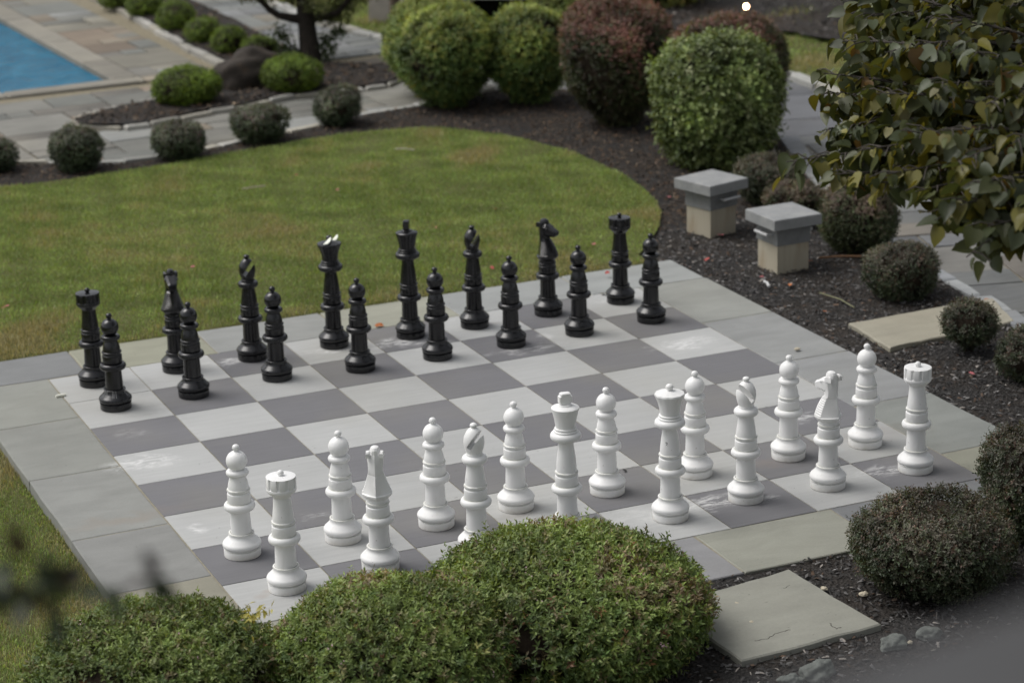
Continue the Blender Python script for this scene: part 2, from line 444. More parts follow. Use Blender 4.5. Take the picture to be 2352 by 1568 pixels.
# main bed: behind the lawn, the right side and the front
mulch_poly = ([(-3.2, 5.6), (-1.6, 5.5)] + path_near[2:] + path_mid[1:] + [(4.9, -3.6), (4.6, -5.0), (4.3, -6.6), (-0.9, -6.9), (-.75, -4.25), (-.3, -4.05), (-.3, 0.3), (-3.2, 0.9)])
sheet('mulch_bed', mulch_poly, MSOIL, z_mulch, 0.09)
sheet('island_bed', island, MSOIL, lambda x, y: 0.012 + 0.02 * noise.noise(Vector((x * 2, y * 2, 4))) + 0.006 * noise.noise(Vector((x * 11, y * 11, 9))), 0.09)
lx = [p for p in lawn_edge]
lawn_poly = [(-6.5, 4.9), (-3.0, 4.75), (-0.6, 4.62)] + lx + [(BX1 - .15, BY1 - .01), (BX0 + .0, BY1 - .01), (BX0 + .012, BY0 - .05), (-.62, -4.35), (-.75, -6.8), (-6.5, -7.0)]
def clampy(p): return p
sheet('lawn', lawn_poly, MTURF, lambda x, y: z_lawn(x, y) + 0.004, 0.12)
far_lawn_poly = path_far + [(14, 3), (26, 14), (18, 30), (3.9, 30), (4.6, 14)]
sheet('far_lawn', far_lawn_poly, MTURF, lambda x, y: 0.0 + 0.01 * noise.noise(Vector((x, y, 2))), 0.4)
far_bed = smooth_poly(G2([(1130, 40), (1300, 62), (1480, 78), (1640, 84), (1800, 82), (1870, 96), (1990, 118), (2120, 150), (2280, 190), (2420, 180), (2400, -60), (2000, -160), (1300, -90)]), True, 4)
sheet('far_mulch_bed', far_bed, MSOIL, lambda x, y: 0.035 + 0.03 * noise.noise(Vector((x * 2, y * 2, 4))), 0.15)

# flagstones of the pool deck and the path: real slabs, laid in random rectangles
PC = G(257, 175)[:2]; PA = math.radians(2.6)
def flagstones(name, org, ang, ext, cell, pal, keep, mat, seed, z=-0.035, gap=0.012):
    r = random.Random(seed); nx, ny = int((ext[1] - ext[0]) / cell), int((ext[3] - ext[2]) / cell)
    occ = np.zeros((nx, ny), bool); m = MBuild(); ca, sa = math.cos(ang), math.sin(ang)
    sizes = [(1, 1), (2, 1), (2, 2), (3, 2), (2, 3), (3, 1), (1, 2), (3, 3)]
    for i in range(nx):
        for j in range(ny):
            if occ[i, j]: continue
            r.shuffle(sizes)
            for (a, b) in sizes + [(1, 1)]:
                if i + a <= nx and j + b <= ny and not occ[i:i + a, j:j + b].any(): break
            occ[i:i + a, j:j + b] = True
            x0, x1, y0, y1 = ext[0] + i * cell, ext[0] + (i + a) * cell, ext[2] + j * cell, ext[2] + (j + b) * cell
            if not keep(x0, x1, y0, y1): continue
            g = gap / 2; q = [(x0 + g, y0 + g), (x1 - g, y0 + g), (x1 - g, y1 - g), (x0 + g, y1 - g)]
            q = [(x + r.uniform(-.006, .006), y + r.uniform(-.006, .006)) for x, y in q]
            q = [(org[0] + ca * x - sa * y, org[1] + sa * x + ca * y) for x, y in q]
            c = r.choice(pal); f = r.uniform(0.82, 1.15)
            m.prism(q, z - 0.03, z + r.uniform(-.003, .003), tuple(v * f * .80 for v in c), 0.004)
    o = m.build(name, mat, None, 40); o['kind'] = 'structure'; return o
MFLAG = mat_stone('flagstone', (1.2, 5, 1), 0.35, 0.2)
tan = [(.25, .235, .19), (.20, .205, .185), (.27, .23, .175), (.16, .15, .13), (.28, .285, .27), (.22, .175, .13), (.23, .225, .20), (.19, .19, .17), (.25, .24, .21)]  # deck and path palettes are darkened to carry lens falloff in their colour
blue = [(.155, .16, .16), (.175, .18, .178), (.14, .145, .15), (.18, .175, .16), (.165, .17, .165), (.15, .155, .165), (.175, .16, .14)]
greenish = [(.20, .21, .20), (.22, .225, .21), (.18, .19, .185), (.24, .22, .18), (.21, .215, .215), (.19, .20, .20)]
def keep_deck(x0, x1, y0, y1):
    return not (x1 < 0.28 and y1 > -0.22) and not (x0 < 0.25 and x1 > -6 and y1 > -.05 and y0 < 6)
POOLW, POOLL = 5.5, 7.0
def deckslabs():
    # deck frame: origin at pool corner, x to the right, y away; clipped to the coping
    def keep(x0, x1, y0, y1): return x0 > 0.235 or y1 < -0.0
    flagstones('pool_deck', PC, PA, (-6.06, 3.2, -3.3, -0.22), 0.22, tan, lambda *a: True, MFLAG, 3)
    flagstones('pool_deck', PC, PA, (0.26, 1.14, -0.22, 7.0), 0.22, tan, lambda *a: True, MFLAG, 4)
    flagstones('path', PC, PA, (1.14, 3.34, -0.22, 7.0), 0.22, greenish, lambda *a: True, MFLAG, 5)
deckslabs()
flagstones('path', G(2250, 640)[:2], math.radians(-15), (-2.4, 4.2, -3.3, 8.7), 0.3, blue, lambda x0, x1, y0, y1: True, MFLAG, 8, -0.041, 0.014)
mb = MBuild(); mb.prism([(-6, 5.5), (0.5, 4.2), (4, 3), (4.5, -6), (8.5, -6), (9.5, 5), (8, 9), (6.5, 16), (2.83, 16), (2.83, 8.0), (-6, 7.9)], -0.14, -0.052)
o = mb.build('paving_bed', MORTAR, None, None); o['kind'] = 'structure'

# pool
def pool():
    ca, sa = math.cos(PA), math.sin(PA)
    T = lambda x, y: (PC[0] + ca * x - sa * y, PC[1] + sa * x + ca * y)
    M = Matrix.Translation((PC[0], PC[1], 0)) @ Matrix.Rotation(PA, 4, 'Z')
    m = MBuild()
    cc = (.22, .205, .17)
    y = 0.0; r = random.Random(2)
    while y < POOLL:                                                # right-hand coping stones
        L = r.choice((0.9, 1.2, 1.5)); L = min(L, POOLL - y + .01)
        f = r.uniform(.8, 1.12); m.box(0, .25, y + .004, y + L - .004, -.10, -.026, tuple(v * f for v in cc), M, .012); y += L
    x = -POOLW
    while x < 0.25:
        L = min(r.choice((0.9, 1.2)), .25 - x); f = r.uniform(.85, 1.1)
        m.box(x + .004, x + L - .004, -.215, -.002, -.10, -.026, tuple(v * f for v in cc), M, .012); x += L
    o = m.build('pool_coping', MFLAG, None, 30); o['kind'] = 'structure'
    k = N('pool_tile'); p = k.pos(); a = k.noise(p, 3, 4)
    k.set(k.mix(a, (0.015, 0.10, 0.21), (0.03, 0.16, 0.30)), 0.4)
    m = MBuild(); m.box(0.03, .09, -.2, POOLL, -1.3, -.10, None, M); m.box(-POOLW, .03, -.14, -.08, -1.3, -.10, None, M)
    m.box(-POOLW, .09, -.08, POOLL, -1.36, -1.3, None, M)
    o = m.build('pool_basin', k.m, None, 30); o['kind'] = 'structure'
    k = N('pool_water'); p = k.pos()
    n1 = k.noise(k.mapping(p, (1, 1.6, 1)), 7, 4, 0.55, 0.5); n2 = k.noise(k.mapping(p, (1, 2.2, 1)), 2.2, 4, .6, .8)
    k.set(k.mix(k.ramp(n2, .35, .65), (0.004, 0.11, 0.21), (0.012, 0.17, 0.29)), 0.10, 0.10); k.bump(k.math('ADD', n1, k.math('MULTIPLY', n2, .6)), 0.9, 0.08)
    xs = np.linspace(-POOLW, .03, 40); ys = np.linspace(-.08, POOLL, 50)
    V = [(*T(a, b), -.085) for b in ys for a in xs]
    F = [(j * 40 + i, j * 40 + i + 1, (j + 1) * 40 + i + 1, (j + 1) * 40 + i) for j in range(49) for i in range(39)]
    o = npmesh('water', V, [F], k.m, smooth=True); o['kind'] = 'structure'
pool()

# kerbs: rough stone strips along the beds
def kerb(pts, width, top, pal, seed, side=1, lmin=.22, lmax=.5, hgt=.09):
    r = random.Random(seed); P = [Vector(p) for p in pts]; m = MBuild()
    d = [0]
    for a, b in zip(P, P[1:]): d.append(d[-1] + (b - a).length)
    def at(s):
        for i in range(len(P) - 1):
            if s <= d[i + 1] or i == len(P) - 2:
                t = (s - d[i]) / max(d[i + 1] - d[i], 1e-6); return P[i].lerp(P[i + 1], t)
    s = 0.0
    while s < d[-1] - .08:
        L = min(r.uniform(lmin, lmax), d[-1] - s); a, b = at(s + .006), at(s + L - .006); t = (b - a).normalized(); nrm = Vector((-t.y, t.x)) * side
        wv = width * r.uniform(.75, 1.2); j = lambda: Vector((r.uniform(-.012, .012), r.uniform(-.012, .012)))
        q = [a + j(), b + j(), b + nrm * wv + j(), (a + b) / 2 + nrm * wv * 1.06 + j(), a + nrm * wv + j()]
        q = [(v.x, v.y) for v in q]
        if side < 0: q = q[::-1]
        f = r.uniform(.8, 1.15); m.prism(q, top - hgt, top + r.uniform(-.008, .008), tuple(v * f for v in r.choice(pal)), .012); s += L
    o = m.build('kerb', MFLAG, None, 30); o['kind'] = 'structure'
pale = [(.36, .36, .34), (.30, .30, .28), (.40, .39, .36), (.33, .31, .26)]
tanp = [(.33, .31, .26), (.36, .35, .32), (.27, .26, .23)]
kerb(path_near, .085, .004, pale, 1, 1)
kerb(path_mid[4:], .12, .006, [(.27, .28, .28), (.31, .31, .29), (.24, .25, .26)], 2, 1, .35, .8)
kerb(path_far, .11, .012, [(.30, .29, .25), (.33, .33, .31)], 3, -1, .3, .6)
kerb(island[:55], .07, .004, tanp, 4, -1, .18, .4)
kerb(island[100:] + island[:1], .075, .004, tanp, 5, -1, .18, .42)

# ------------------------------------------------------------------ chess board and its border
stains = []
def st(x, y, rx, ry, s, kind): g = G(x, y); stains.append((g[0], g[1], rx * .85, ry * .85, s, kind))
st(335, 1062, .26, .14, 1.0, 'white'); st(455, 1210, .09, .07, .9, 'white'); st(300, 996, .12, .10, .2, 'white')
st(905, 786, .30, .13, .95, 'white'); st(985, 790, .22, .08, .6, 'white'); st(1215, 800, .34, .10, .75, 'white')
st(1575, 790, .32, .12, .95, 'white'); st(525, 832, .20, .07, .9, 'white'); st(762, 806, .22, .09, .7, 'white')
st(1655, 1150, .30, .13, .9, 'white'); st(1745, 1148, .16, .1, .6, 'white'); st(2035, 1083, .24, .10, .8, 'white')
st(1850, 958, .16, .10, 1.0, 'white'); st(1405, 690, .14, .10, .7, 'white'); st(1250, 770, .10, .05, .6, 'white')
st(980, 1088, .10, .08, .6, 'white'); st(1470, 1185, .25, .12, .35, 'white'); st(740, 1180, .12, .06, .3, 'white')
st(285, 1190, .42, .11, .55, 'rust'); st(1010, 735, .3, .06, .25, 'rust'); st(1115, 745, .25, .04, .3, 'rust')
st(612, 1357, .08, .06, .6, 'rust'); st(1760, 1060, .16, .08, .35, 'rust')
st(1205, 1175, .22, .1, .25, 'soil'); st(2000, 1000, .5, .2, .2, 'soil')
MBOARD = mat_stone('honed_bluestone', (1.0, 13, 1), 0.14, 0.08, stains, 0.12)
MBORDER = mat_stone('bluestone_slab', (1.0, 2.6, 1), 0.24, 0.18, stains, 0.35, (0.24, 0.235, 0.195))
def board():
    m = MBuild(); r = random.Random(5); g = .003
    for c in range(8):
        for w_ in range(8):
            light = (c + w_) % 2 == 1 or (c == 0 and w_ == 0)
            f = r.uniform(.95, 1.05); k = (.378, .382, .376) if light else (.156, .155, .163)
            m.box(c * S + g, (c + 1) * S - g, -(w_ + 1) * S + g, -w_ * S - g, -.05, .0, tuple(v * f for v in k), None, .0015)
    o = m.build('chess_board', MBOARD, None, 25)
    tag(o, 'giant chess board of pale and dark grey stone squares set flush in the paving', 'chess board')
    m = MBuild(); m.box(BX0 + .02, BX1 - .02, BY0 + .02, BY1 - .02, -.10, -.004)
    o = m.build('grout', mat_simple('grout', (.26, .24, .185), .9, .2, 30, .2, .2), None, None); o['kind'] = 'structure'
board()
def border():
    m = MBuild(); r = random.Random(9); B = 8 * S; e = .004
    tones = [(.235, .24, .225), (.245, .248, .22), (.26, .262, .25), (.215, .218, .212), (.25, .245, .21)]
    def slab(x0, x1, y0, y1, t=None):
        c = t or r.choice(tones); f = r.uniform(.93, 1.07)
        j = lambda: r.uniform(-.003, .003)
        n = 3; P = []
        # slightly ragged outer edges
        for (ax, ay, bx, by) in ((x0, y0, x1, y0), (x1, y0, x1, y1), (x1, y1, x0, y1), (x0, y1, x0, y0)):
            for k in range(n): P.append((ax + (bx - ax) * k / n + j(), ay + (by - ay) * k / n + j()))
        m.prism(P, -.062, .0, tuple(v * f for v in c), .004)
    ys = [.016, -.70, -1.522, -2.381, -3.069, BY0]                     # left column of slabs
    tl = [(.245, .25, .225), (.232, .236, .216), (.25, .254, .238), (.208, .21, .2), (.25, .24, .19)]
    for i in range(5): slab(BX0, -e, ys[i + 1] + e, ys[i] - e, tl[i])
    slab(BX0, .222 - e, .016 + e, BY1, (.20, .205, .205))
    xs = [.222, 1.75, 2.474, 3.345, BX1]; tb = [(.27, .27, .21), (.265, .265, .225), (.245, .255, .25), (.25, .26, .25)]
    xs = [.222, .98, 1.75, 2.474, 3.345, BX1]; tb = [(.265, .265, .205), (.25, .255, .245), (.27, .27, .22), (.25, .258, .252), (.255, .265, .258)]
    for i in range(5): slab(xs[i] + e, xs[i + 1] - e, .004 if xs[i] > .3 else .004, BY1, tb[i])
    yr = [.0, -.825, -1.67, -2.487, -3.29, BY0]; tr = [(.255, .26, .24), (.245, .25, .245), (.24, .245, .245), (.215, .225, .21), (.27, .27, .215)]
    for i in range(5): slab(B + e, BX1, yr[i + 1] + e, yr[i] - e, tr[i])
    xf = [.0, .72, 1.45, 2.09, 2.803, B]; tf = [(.25, .245, .21), (.22, .225, .22), (.235, .235, .24), (.248, .25, .212), (.185, .19, .195)]
    for i in range(5): slab(xf[i] + e, xf[i + 1] - e, BY0, -B - e, tf[i])
    o = m.build('pavement', MBORDER, None, 30); o['kind'] = 'structure'
border()

SLABS = []
def stepping(name, pts, label, col, seed, z=.016):
    SLABS.append([tuple(p)[:2] for p in pts])
    m = MBuild(); r = random.Random(seed); P = []
    for i in range(len(pts)):
        a = Vector(pts[i]); b = Vector(pts[(i + 1) % len(pts)])
        for k in range(6): q = a.lerp(b, k / 6); P.append((q.x + r.uniform(-.006, .006), q.y + r.uniform(-.006, .006)))
    m.prism(P, -.06, z, col, .006); o = m.build(name, MBORDER, None, 30)
    c = Vector((sum(p[0] for p in P) / len(P), sum(p[1] for p in P) / len(P), 0))
    tag(o, label, 'paving slab')
stepping('stepping_slab', G2([(1951, 748), (2042, 804), (2181, 774), (2330, 742), (2280, 690), (2167, 708)])[::1], 'pale tan stepping slab in the dark mulch to the right of the board', (.30, .28, .22), 1)
stepping('stepping_slab', [(2.257, -4.216), (1.60, -4.30), (1.63, -4.93), (2.305, -4.884)], 'greenish grey stepping slab in front of the board beside the large green hedge mound', (.25, .25, .215), 2)

fs = [o for o in bpy.data.objects if o.name.startswith('stepping_slab')][-1]
def crack(pts, wd, parent):
    P = [(*G(x, y, .016)[:2], .0158) for x, y in pts]; Q = []
    for a, b in zip(P, P[1:]):
        for k in range(5):
            t = k / 5; Q.append((a[0] + (b[0] - a[0]) * t + random.uniform(-.006, .006), a[1] + (b[1] - a[1]) * t + random.uniform(-.006, .006), .0158))
    m = MBuild(); m.add(*tube_data(Q, [wd * random.uniform(.4, 1) for _ in Q], 5)); m.build('crack', MSOIL, parent, None)
crack([(1733, 1470), (1765, 1465), (1790, 1450), (1825, 1444)], .0022, fs); crack([(1905, 1430), (1920, 1443), (1935, 1440)], .002, fs); crack([(1800, 1350), (1815, 1340)], .0015, fs)

# ------------------------------------------------------------------ chess pieces
def arc(cx, cz, r, a0, a1, n=8, sq=1.0):
    return [(cx + r * math.cos(math.radians(a0 + (a1 - a0) * k / n)), cz + sq * r * math.sin(math.radians(a0 + (a1 - a0) * k / n))) for k in range(n + 1)]
def p_base(t, M):
    prof = [(.0005, 0), (.080, 0), (.083, .003), (.0835, .034), (.0825, .0365), (.0845, .038)] + arc(.0705, .056, .0175, -70, 55, 9) + \
        [(.074, .077), (.066, .085), (.060, .091), (.0572, .097), (.0568, .104)] + arc(.0545, .1085, .004, -10, 90, 5) + [(.051, .1125), (.0495, .109), (.0005, .109)]
    lathe('base', prof, M, t, 72)
def p_column(t, M):
    lathe('column', [(.0005, .105), (.0472, .105), (.0472, .114), (.0462, .15), (.0446, .19), (.0436, .225), (.0005, .225)], M, t, 56)
def p_ring(t, M):
    lathe('ring', [(.03, .2165), (.045, .2165), (.052, .2185)] + arc(.055, .237, .0155, -75, 75, 12, 1.15) + [(.052, .2555), (.03, .2555)], M, t, 72)
def p_drum(t, M):
    lathe('drum', [(.03, .2555), (.0515, .2555), (.0525, .257), (.0525, .293), (.0522, .2955)] + arc(.0495, .2975, .0025, 0, 90, 4) + [(.048, .302), (.0475, .306), (.0488, .310)] + arc(.0478, .3155, .0055, -60, 100, 7) + [(.044, .3205), (.0435, .3185), (.0005, .3185)], M, t, 64)
def p_neck(t, M, top, r1, extra=0.0):
    h = top - .317
    prof = spline([(.0465, .3165), (.0468, .325), (.0455, .325 + h * .18), (.0415, .325 + h * .45), (r1 * 1.03, .325 + h * .75), (r1, top)], 4)
    lathe('neck', [(.0005, .3165)] + prof + [(.0005, top)], M, t, 56)
def knob(z0, zc, r, neck, sq=.92):
    return [(neck, z0), (neck * .93, zc - r * .85)] + arc(0.0, zc, r, -55, 88, 10, sq)
def piece_proto(kind, M, color):
    t = thing(f'chess_{kind}', '', f'chess piece')
    p_base(t, M); p_column(t, M); p_ring(t, M); p_drum(t, M)
    if kind == 'pawn':
        p_neck(t, M, .386, .034)
        lathe('collar', [(.02, .381), (.036, .381)] + arc(.0385, .396, .0125, -75, 75, 10, 1.1) + [(.034, .410), (.02, .410)], M, t, 64)
        h = lathe('head', [(.0005, .405), (.030, .405), (.031, .410)] + arc(0, .4505, .0475, -55, 78, 18) + [(.0005, .4975)], M, t, 64)
        lathe('knob', [(.0005, .494)] + knob(.494, .513, .0165, .0115) , M, h, 36)
    elif kind == 'rook':
        p_neck(t, M, .436, .0375)
        def rf(r, z, th):
            if .4755 < z < .5225 and r > .058:
                u = (th / (2 * PI) * 10) % 1
                return r - (.0055 if abs(u - .5) < .16 else 0)
            return r
        h = lathe('turret', [(.0005, .431), (.0385, .431), (.042, .436), (.052, .446), (.0615, .455), (.0655, .462), (.0655, .472), (.0645, .4738), (.0655, .4765), (.0655, .5215), (.0645, .5235), (.060, .5248), (.03, .5268), (.0005, .5268)], M, t, 160, rf, 30)
        lathe('knob', [(.0005, .524)] + knob(.524, .5385, .0145, .0125), M, h, 36)
    elif kind == 'bishop':
        p_neck(t, M, .426, .0355)
        lathe('collar', [(.02, .421), (.040, .421)] + arc(.043, .439, .0145, -75, 75, 10, 1.2) + [(.042, .4565), (.0375, .4585), (.0368, .462)] + arc(.0345, .465, .003, -60, 90, 5) + [(.02, .469)], M, t, 64)
        prof = [(.0005, .463), (.033, .463), (.0345, .468)] + spline([(.0355, .472), (.0425, .492), (.0468, .518), (.0445, .543), (.037, .562), (.027, .576), (.016, .585), (.006, .588)], 4) + [(.0005, .588)]
        me = MBuild(); me.add(*lathe_data(prof, 64)); h = me.build('head', M, t, 45)
        cut = MBuild(); Mx = Matrix.Translation((.014, 0, .531)) @ Matrix.Rotation(math.radians(34), 4, 'Y')
        cut.box(-.0112, .0112, -.08, .08, -.042, .12, None, Mx); cu = cut.build('cutter', M, None, None)
        md = h.modifiers.new('slot', 'BOOLEAN'); md.object = cu; md.operation = 'DIFFERENCE'; md.solver = 'EXACT'
        bpy.context.view_layer.update()
        nm = bpy.data.meshes.new_from_object(h.evaluated_get(bpy.context.evaluated_depsgraph_get()))
        h.modifiers.clear(); h.data = nm; mark_sharp(nm, 35)
        bpy.data.objects.remove(cu)
        lathe('knob', [(.0005, .583)] + knob(.583, .597, .0165, .0125, .72), M, h, 36)
    elif kind in ('king', 'queen'):
        dz = 0.0 if kind == 'king' else -.020
        p_neck(t, M, .470 + dz, .0345)
        lathe('collar', [(.02, .464 + dz), (.036, .464 + dz), (.048, .470 + dz)] + arc(.0545, .489 + dz, .0165, -75, 70, 11, 1.1) + [(.056, .5075 + dz), (.0535, .5085 + dz)] + arc(.052, .5125 + dz, .004, -80, 80, 6) + [(.0505, .5175 + dz), (.0475, .518 + dz)] + arc(.0465, .5245 + dz, .0045, -80, 80, 6) + [(.045, .5295 + dz), (.02, .5295 + dz)], M, t, 64)
        if kind == 'king':
            h = lathe('crown', [(.0005, .525), (.0445, .525), (.0455, .535), (.050, .565), (.0560, .592), (.0632, .618), (.0635, .6215), (.0620, .6235), (.046, .629), (.031, .632), (.0305, .6305)] + arc(.0275, .6335, .004, -40, 90, 5) + [(.02, .6385), (.0005, .6385)], M, t, 72)
            poly = [(-.017, 0), (.017, 0), (.018, .007), (.0225, .0075), (.0235, .0115), (.0305, .012), (.0305, .041), (.0245, .0425), (.024, .0455), (.0235, .0525), (.016, .0555), (-.016, .0555), (-.0235, .0525), (-.024, .0455), (-.0245, .0425), (-.0305, .041), (-.0305, .012), (-.0235, .0115), (-.0225, .0075), (-.018, .007)]
            n = len(poly); m = MBuild(); dd = .017
            V = []
            for yy, sc in ((-dd, .88), (-dd * .7, 1), (dd * .7, 1), (dd, .88)):
                V += [(x * sc, yy, .6365 + (z - .027) * sc + .027) for x, z in poly]
            F = [tuple(range(n)), tuple(range(4 * n - 1, 3 * n - 1, -1))]
            for k in range(3): F += [(k * n + (i + 1) % n, k * n + i, (k + 1) * n + i, (k + 1) * n + (i + 1) % n) for i in range(n)]
            m.add(V, F); m.build('cross', M, h, 30)
        else:
            def rf(r, z, th):
                if z > .535: return r * (1 + min((z - .535) / .07, 1) * .045 * (abs(math.sin(th * 5.5)) - .6))
                return r
            h = lathe('crown', [(.0005, .505), (.0435, .505), (.0455, .52), (.049, .545), (.054, .566), (.0615, .585), (.0675, .598), (.0690, .604), (.0665, .6105), (.056, .613), (.035, .620), (.018, .623), (.0005, .623)], M, t, 132, rf, 28)
            lathe('knob', [(.0005, .62)] + knob(.62, .6395, .0185, .0145, .82), M, h, 36)
    elif kind == 'knight':
        lathe('neck_ring', [(.0005, .3165), (.046, .3165), (.047, .322), (.0475, .330), (.046, .334), (.0005, .334)], M, t, 56)
        m = MBuild()
        # bust: (z, front, back, half width, mane wedge)
        secs = [(.331, .047, -.047, .047, .35), (.339, .052, -.052, .052, .35), (.353, .068, -.066, .066, .5), (.360, .0715, -.0675, .0675, .55)]
        for i in range(9):
            t0 = i / 9; z0 = .362 + t0 * .092
            fr = .072 - .045 * t0 ** 1.1 + .006 * math.sin(t0 * PI); bk = -.0665 + .0135 * t0; hw = .066 - .032 * t0 ** .85
            secs.append((z0, fr, bk, hw, 1.0)); secs.append((z0 + .0075, fr - .0006, bk + .0028, hw - .0008, .98))
        secs += [(.462, .020, -.052, .0335, .7), (.482, .017, -.050, .0325, .6), (.500, .020, -.049, .034, .5), (.520, .026, -.048, .0365, .4), (.538, .026, -.046, .037, .35), (.5485, .016, -.043, .033, .3), (.553, .004, -.036, .024, .3)]
        V = []; F = []
        for z, fr, bk, hw, wd in secs:
            cx = (fr + bk) / 2
            ring = [(fr, .0), (fr - (fr - cx) * .10, hw * .38), (cx + (fr - cx) * .55, hw * .84), (cx, hw), (cx + (bk - cx) * (.45 - .28 * wd), hw * (.92 + .06 * wd)), (cx + (bk - cx) * (.80 - .18 * wd), hw * (.74 - .27 * wd)), (bk, 0.0)]
            ring += [(x, -y) for x, y in ring[-2:0:-1]]
            V += [(x, y, z) for x, y in ring]
        n = 12
        for i in range(len(secs) - 1): F += [(i * n + k, i * n + (k + 1) % n, (i + 1) * n + (k + 1) % n, (i + 1) * n + k) for k in range(n)]
        F += [tuple(range(n - 1, -1, -1)), tuple(range((len(secs) - 1) * n, len(secs) * n))]
        m.add(V, F)
        # muzzle: sections forward along the nose (x, z top, z bottom, half width)
        mz = [(-.012, .552, .476, .0345), (.012, .553, .478, .036), (.030, .543, .479, .031), (.050, .530, .480, .0265), (.064, .524, .479, .0255), (.073, .518, .484, .0225), (.077, .510, .490, .018)]
        V = []; F = []
        for x, zt, zb, hw in mz:
            zc = (zt + zb) / 2
            V += [(x, hw * .55, zt), (x, hw, zt - (zt - zb) * .22), (x, hw * .96, zc), (x, hw * .9, zb + (zt - zb) * .2), (x - .004, hw * .5, zb), (x - .004, -hw * .5, zb), (x, -hw * .9, zb + (zt - zb) * .2), (x, -hw * .96, zc), (x, -hw, zt - (zt - zb) * .22), (x, -hw * .55, zt)]
        n = 10
        for i in range(len(mz) - 1): F += [(i * n + (k + 1) % n, i * n + k, (i + 1) * n + k, (i + 1) * n + (k + 1) % n) for k in range(n)]
        F += [tuple(range(n)), tuple(range(len(mz) * n - 1, (len(mz) - 1) * n - 1, -1))]
        m.add(V, F)
        h = m.build('horse_head', M, t, 24)
        for sg in (1, -1):
            e = MBuild(); b = [(-.004, .022), (-.044, .022), (-.047, .038), (-.008, .040)]; tp = [(-.014, .025), (-.038, .025), (-.040, .036), (-.018, .038)]
            V = [(x, sg * y, .536) for x, y in b] + [(x - .001, sg * y, .556) for x, y in b] + [(x - .002, sg * y, .5625) for x, y in tp]
            Fs = [(0, 1, 5, 4), (1, 2, 6, 5), (2, 3, 7, 6), (3, 0, 4, 7), (4, 5, 9, 8), (5, 6, 10, 9), (6, 7, 11, 10), (7, 4, 8, 11), (8, 9, 10, 11), (3, 2, 1, 0)]
            if sg < 0: Fs = [f[::-1] for f in Fs]
            e.add(V, Fs); e.build('ear', M, h, 24)
            e = MBuild(); V, Fc = lathe_data([(.0005, -.004)] + arc(0, 0, .0065, -60, 85, 6) , 16); e.add([(x * 1.3 + .022, sg * .0335 + y * .8, z * .9 + .531) for x, y, z in V], Fc); e.build('eye', M, h, 50)
        f = MBuild(); f.add(*(lambda D: ([(x * 1.25 - .014, y, z) for x, y, z in D[0]], D[1]))(lathe_data([(.0005, .535), (.0225, .535), (.0235, .552), (.0225, .566), (.017, .577), (.008, .5815), (.0005, .5825)], 12))); f.build('forelock', M, h, 24)
    return t
def copy_tree(o, parent=None):
    c = o.copy(); COL.objects.link(c)
    if parent is not None: c.parent = parent
    for ch in list(o.children): copy_tree(ch, c)
    return c
def at(c, r): return (c * S, -r * S, 0.0)
OF = ['rook at the far left', 'knight facing the camera', 'bishop left of the queen', 'queen', 'king', 'bishop right of the king', 'knight in profile', 'rook at the far right']
bpos = [(.46, 1.42), (1.40, 1.43), (2.48, 1.30), (3.49, 1.46), (4.49, 1.49), (5.49, 1.47), (6.44, 1.45), (7.48, 1.40)]
wpos = [(.42, 6.35), (1.44, 6.45), (2.41, 6.54), (3.32, 6.48), (4.34, 6.53), (5.39, 6.50), (6.52, 6.51), (7.45, 6.57)]
plab_b = ['black pawn leftmost in the front black row, with white drips on its base', 'black pawn directly in front of the black knight that faces the camera', 'black pawn in front and to the right of the left black bishop', 'black pawn in front of the black queen',
          'black pawn in front and to the right of the black king', 'black pawn on a scuffed dark square, between right bishop and right knight', 'black pawn in front of the black knight turned right', 'black pawn farthest right, on the dark square before the right black rook']
plab_w = ['white pawn leftmost of its row, on a dark square near the board\'s left edge', 'white pawn behind the white knight with its ridged mane turned to the camera', 'white pawn behind and left of the white bishop half hidden by the hedge', 'white pawn between the half hidden white bishop and the white king',
          'white pawn on a dark square between the white king and white queen', 'white pawn partly hidden behind the white queen', 'white pawn between the right white bishop and the white knight turned left', 'white pawn farthest right in its row, between the white knight and right white rook']
protos = {}
def place(kind, color, c, r, rotz, label):
    M = MB if color == 'black' else MW; key = (kind, color)
    if key not in protos: o = protos[key] = piece_proto(kind, M, color)
    else: o = copy_tree(protos[key])
    o.location = at(c, r); o.rotation_euler = (0, 0, rotz)
    o['label'] = label; o['category'] = kind
    o['group'] = f'{color} chess pieces standing on the board'
    return o
for i in range(8):
    place('pawn', 'black', *bpos[i], random.uniform(0, 6), plab_b[i])
    place('pawn', 'white', *wpos[i], random.uniform(0, 6), plab_w[i])
place('rook', 'black', .46, .44, .1, 'black rook at the left end of the back row, behind the drip-stained pawn')
place('rook', 'black', 7.51, .46, .5, 'black rook at the right end of the back row, near the corner of the lawn')
place('rook', 'white', .54, 7.36, .1, 'white rook nearest the camera, in the left corner between the two hedge mounds')
place('rook', 'white', 7.50, 7.48, .3, 'white rook farthest right on the board, above the dark shrubs')
place('knight', 'black', 1.50, .40, math.radians(-100), 'black knight facing the camera, second from the left in the back row')
place('knight', 'black', 6.45, .49, math.radians(-60), 'black knight turned to the right, beside the right black rook')
place('knight', 'white', 1.51, 7.31, math.radians(64), 'white knight with its ridged mane turned to the camera, base behind the hedge')
place('knight', 'white', 6.44, 7.46, math.radians(104), 'white knight turned left, standing between right bishop and right rook')
place('bishop', 'black', 2.46, .41, math.radians(-32), 'black bishop left of the black queen, slotted head')
place('bishop', 'black', 5.40, .52, math.radians(-18), 'black bishop right of the black king, slot open on the right of its head')
place('bishop', 'white', 2.52, 7.34, math.radians(-48), 'white bishop with slot on the right of its head, base hidden by the hedge')
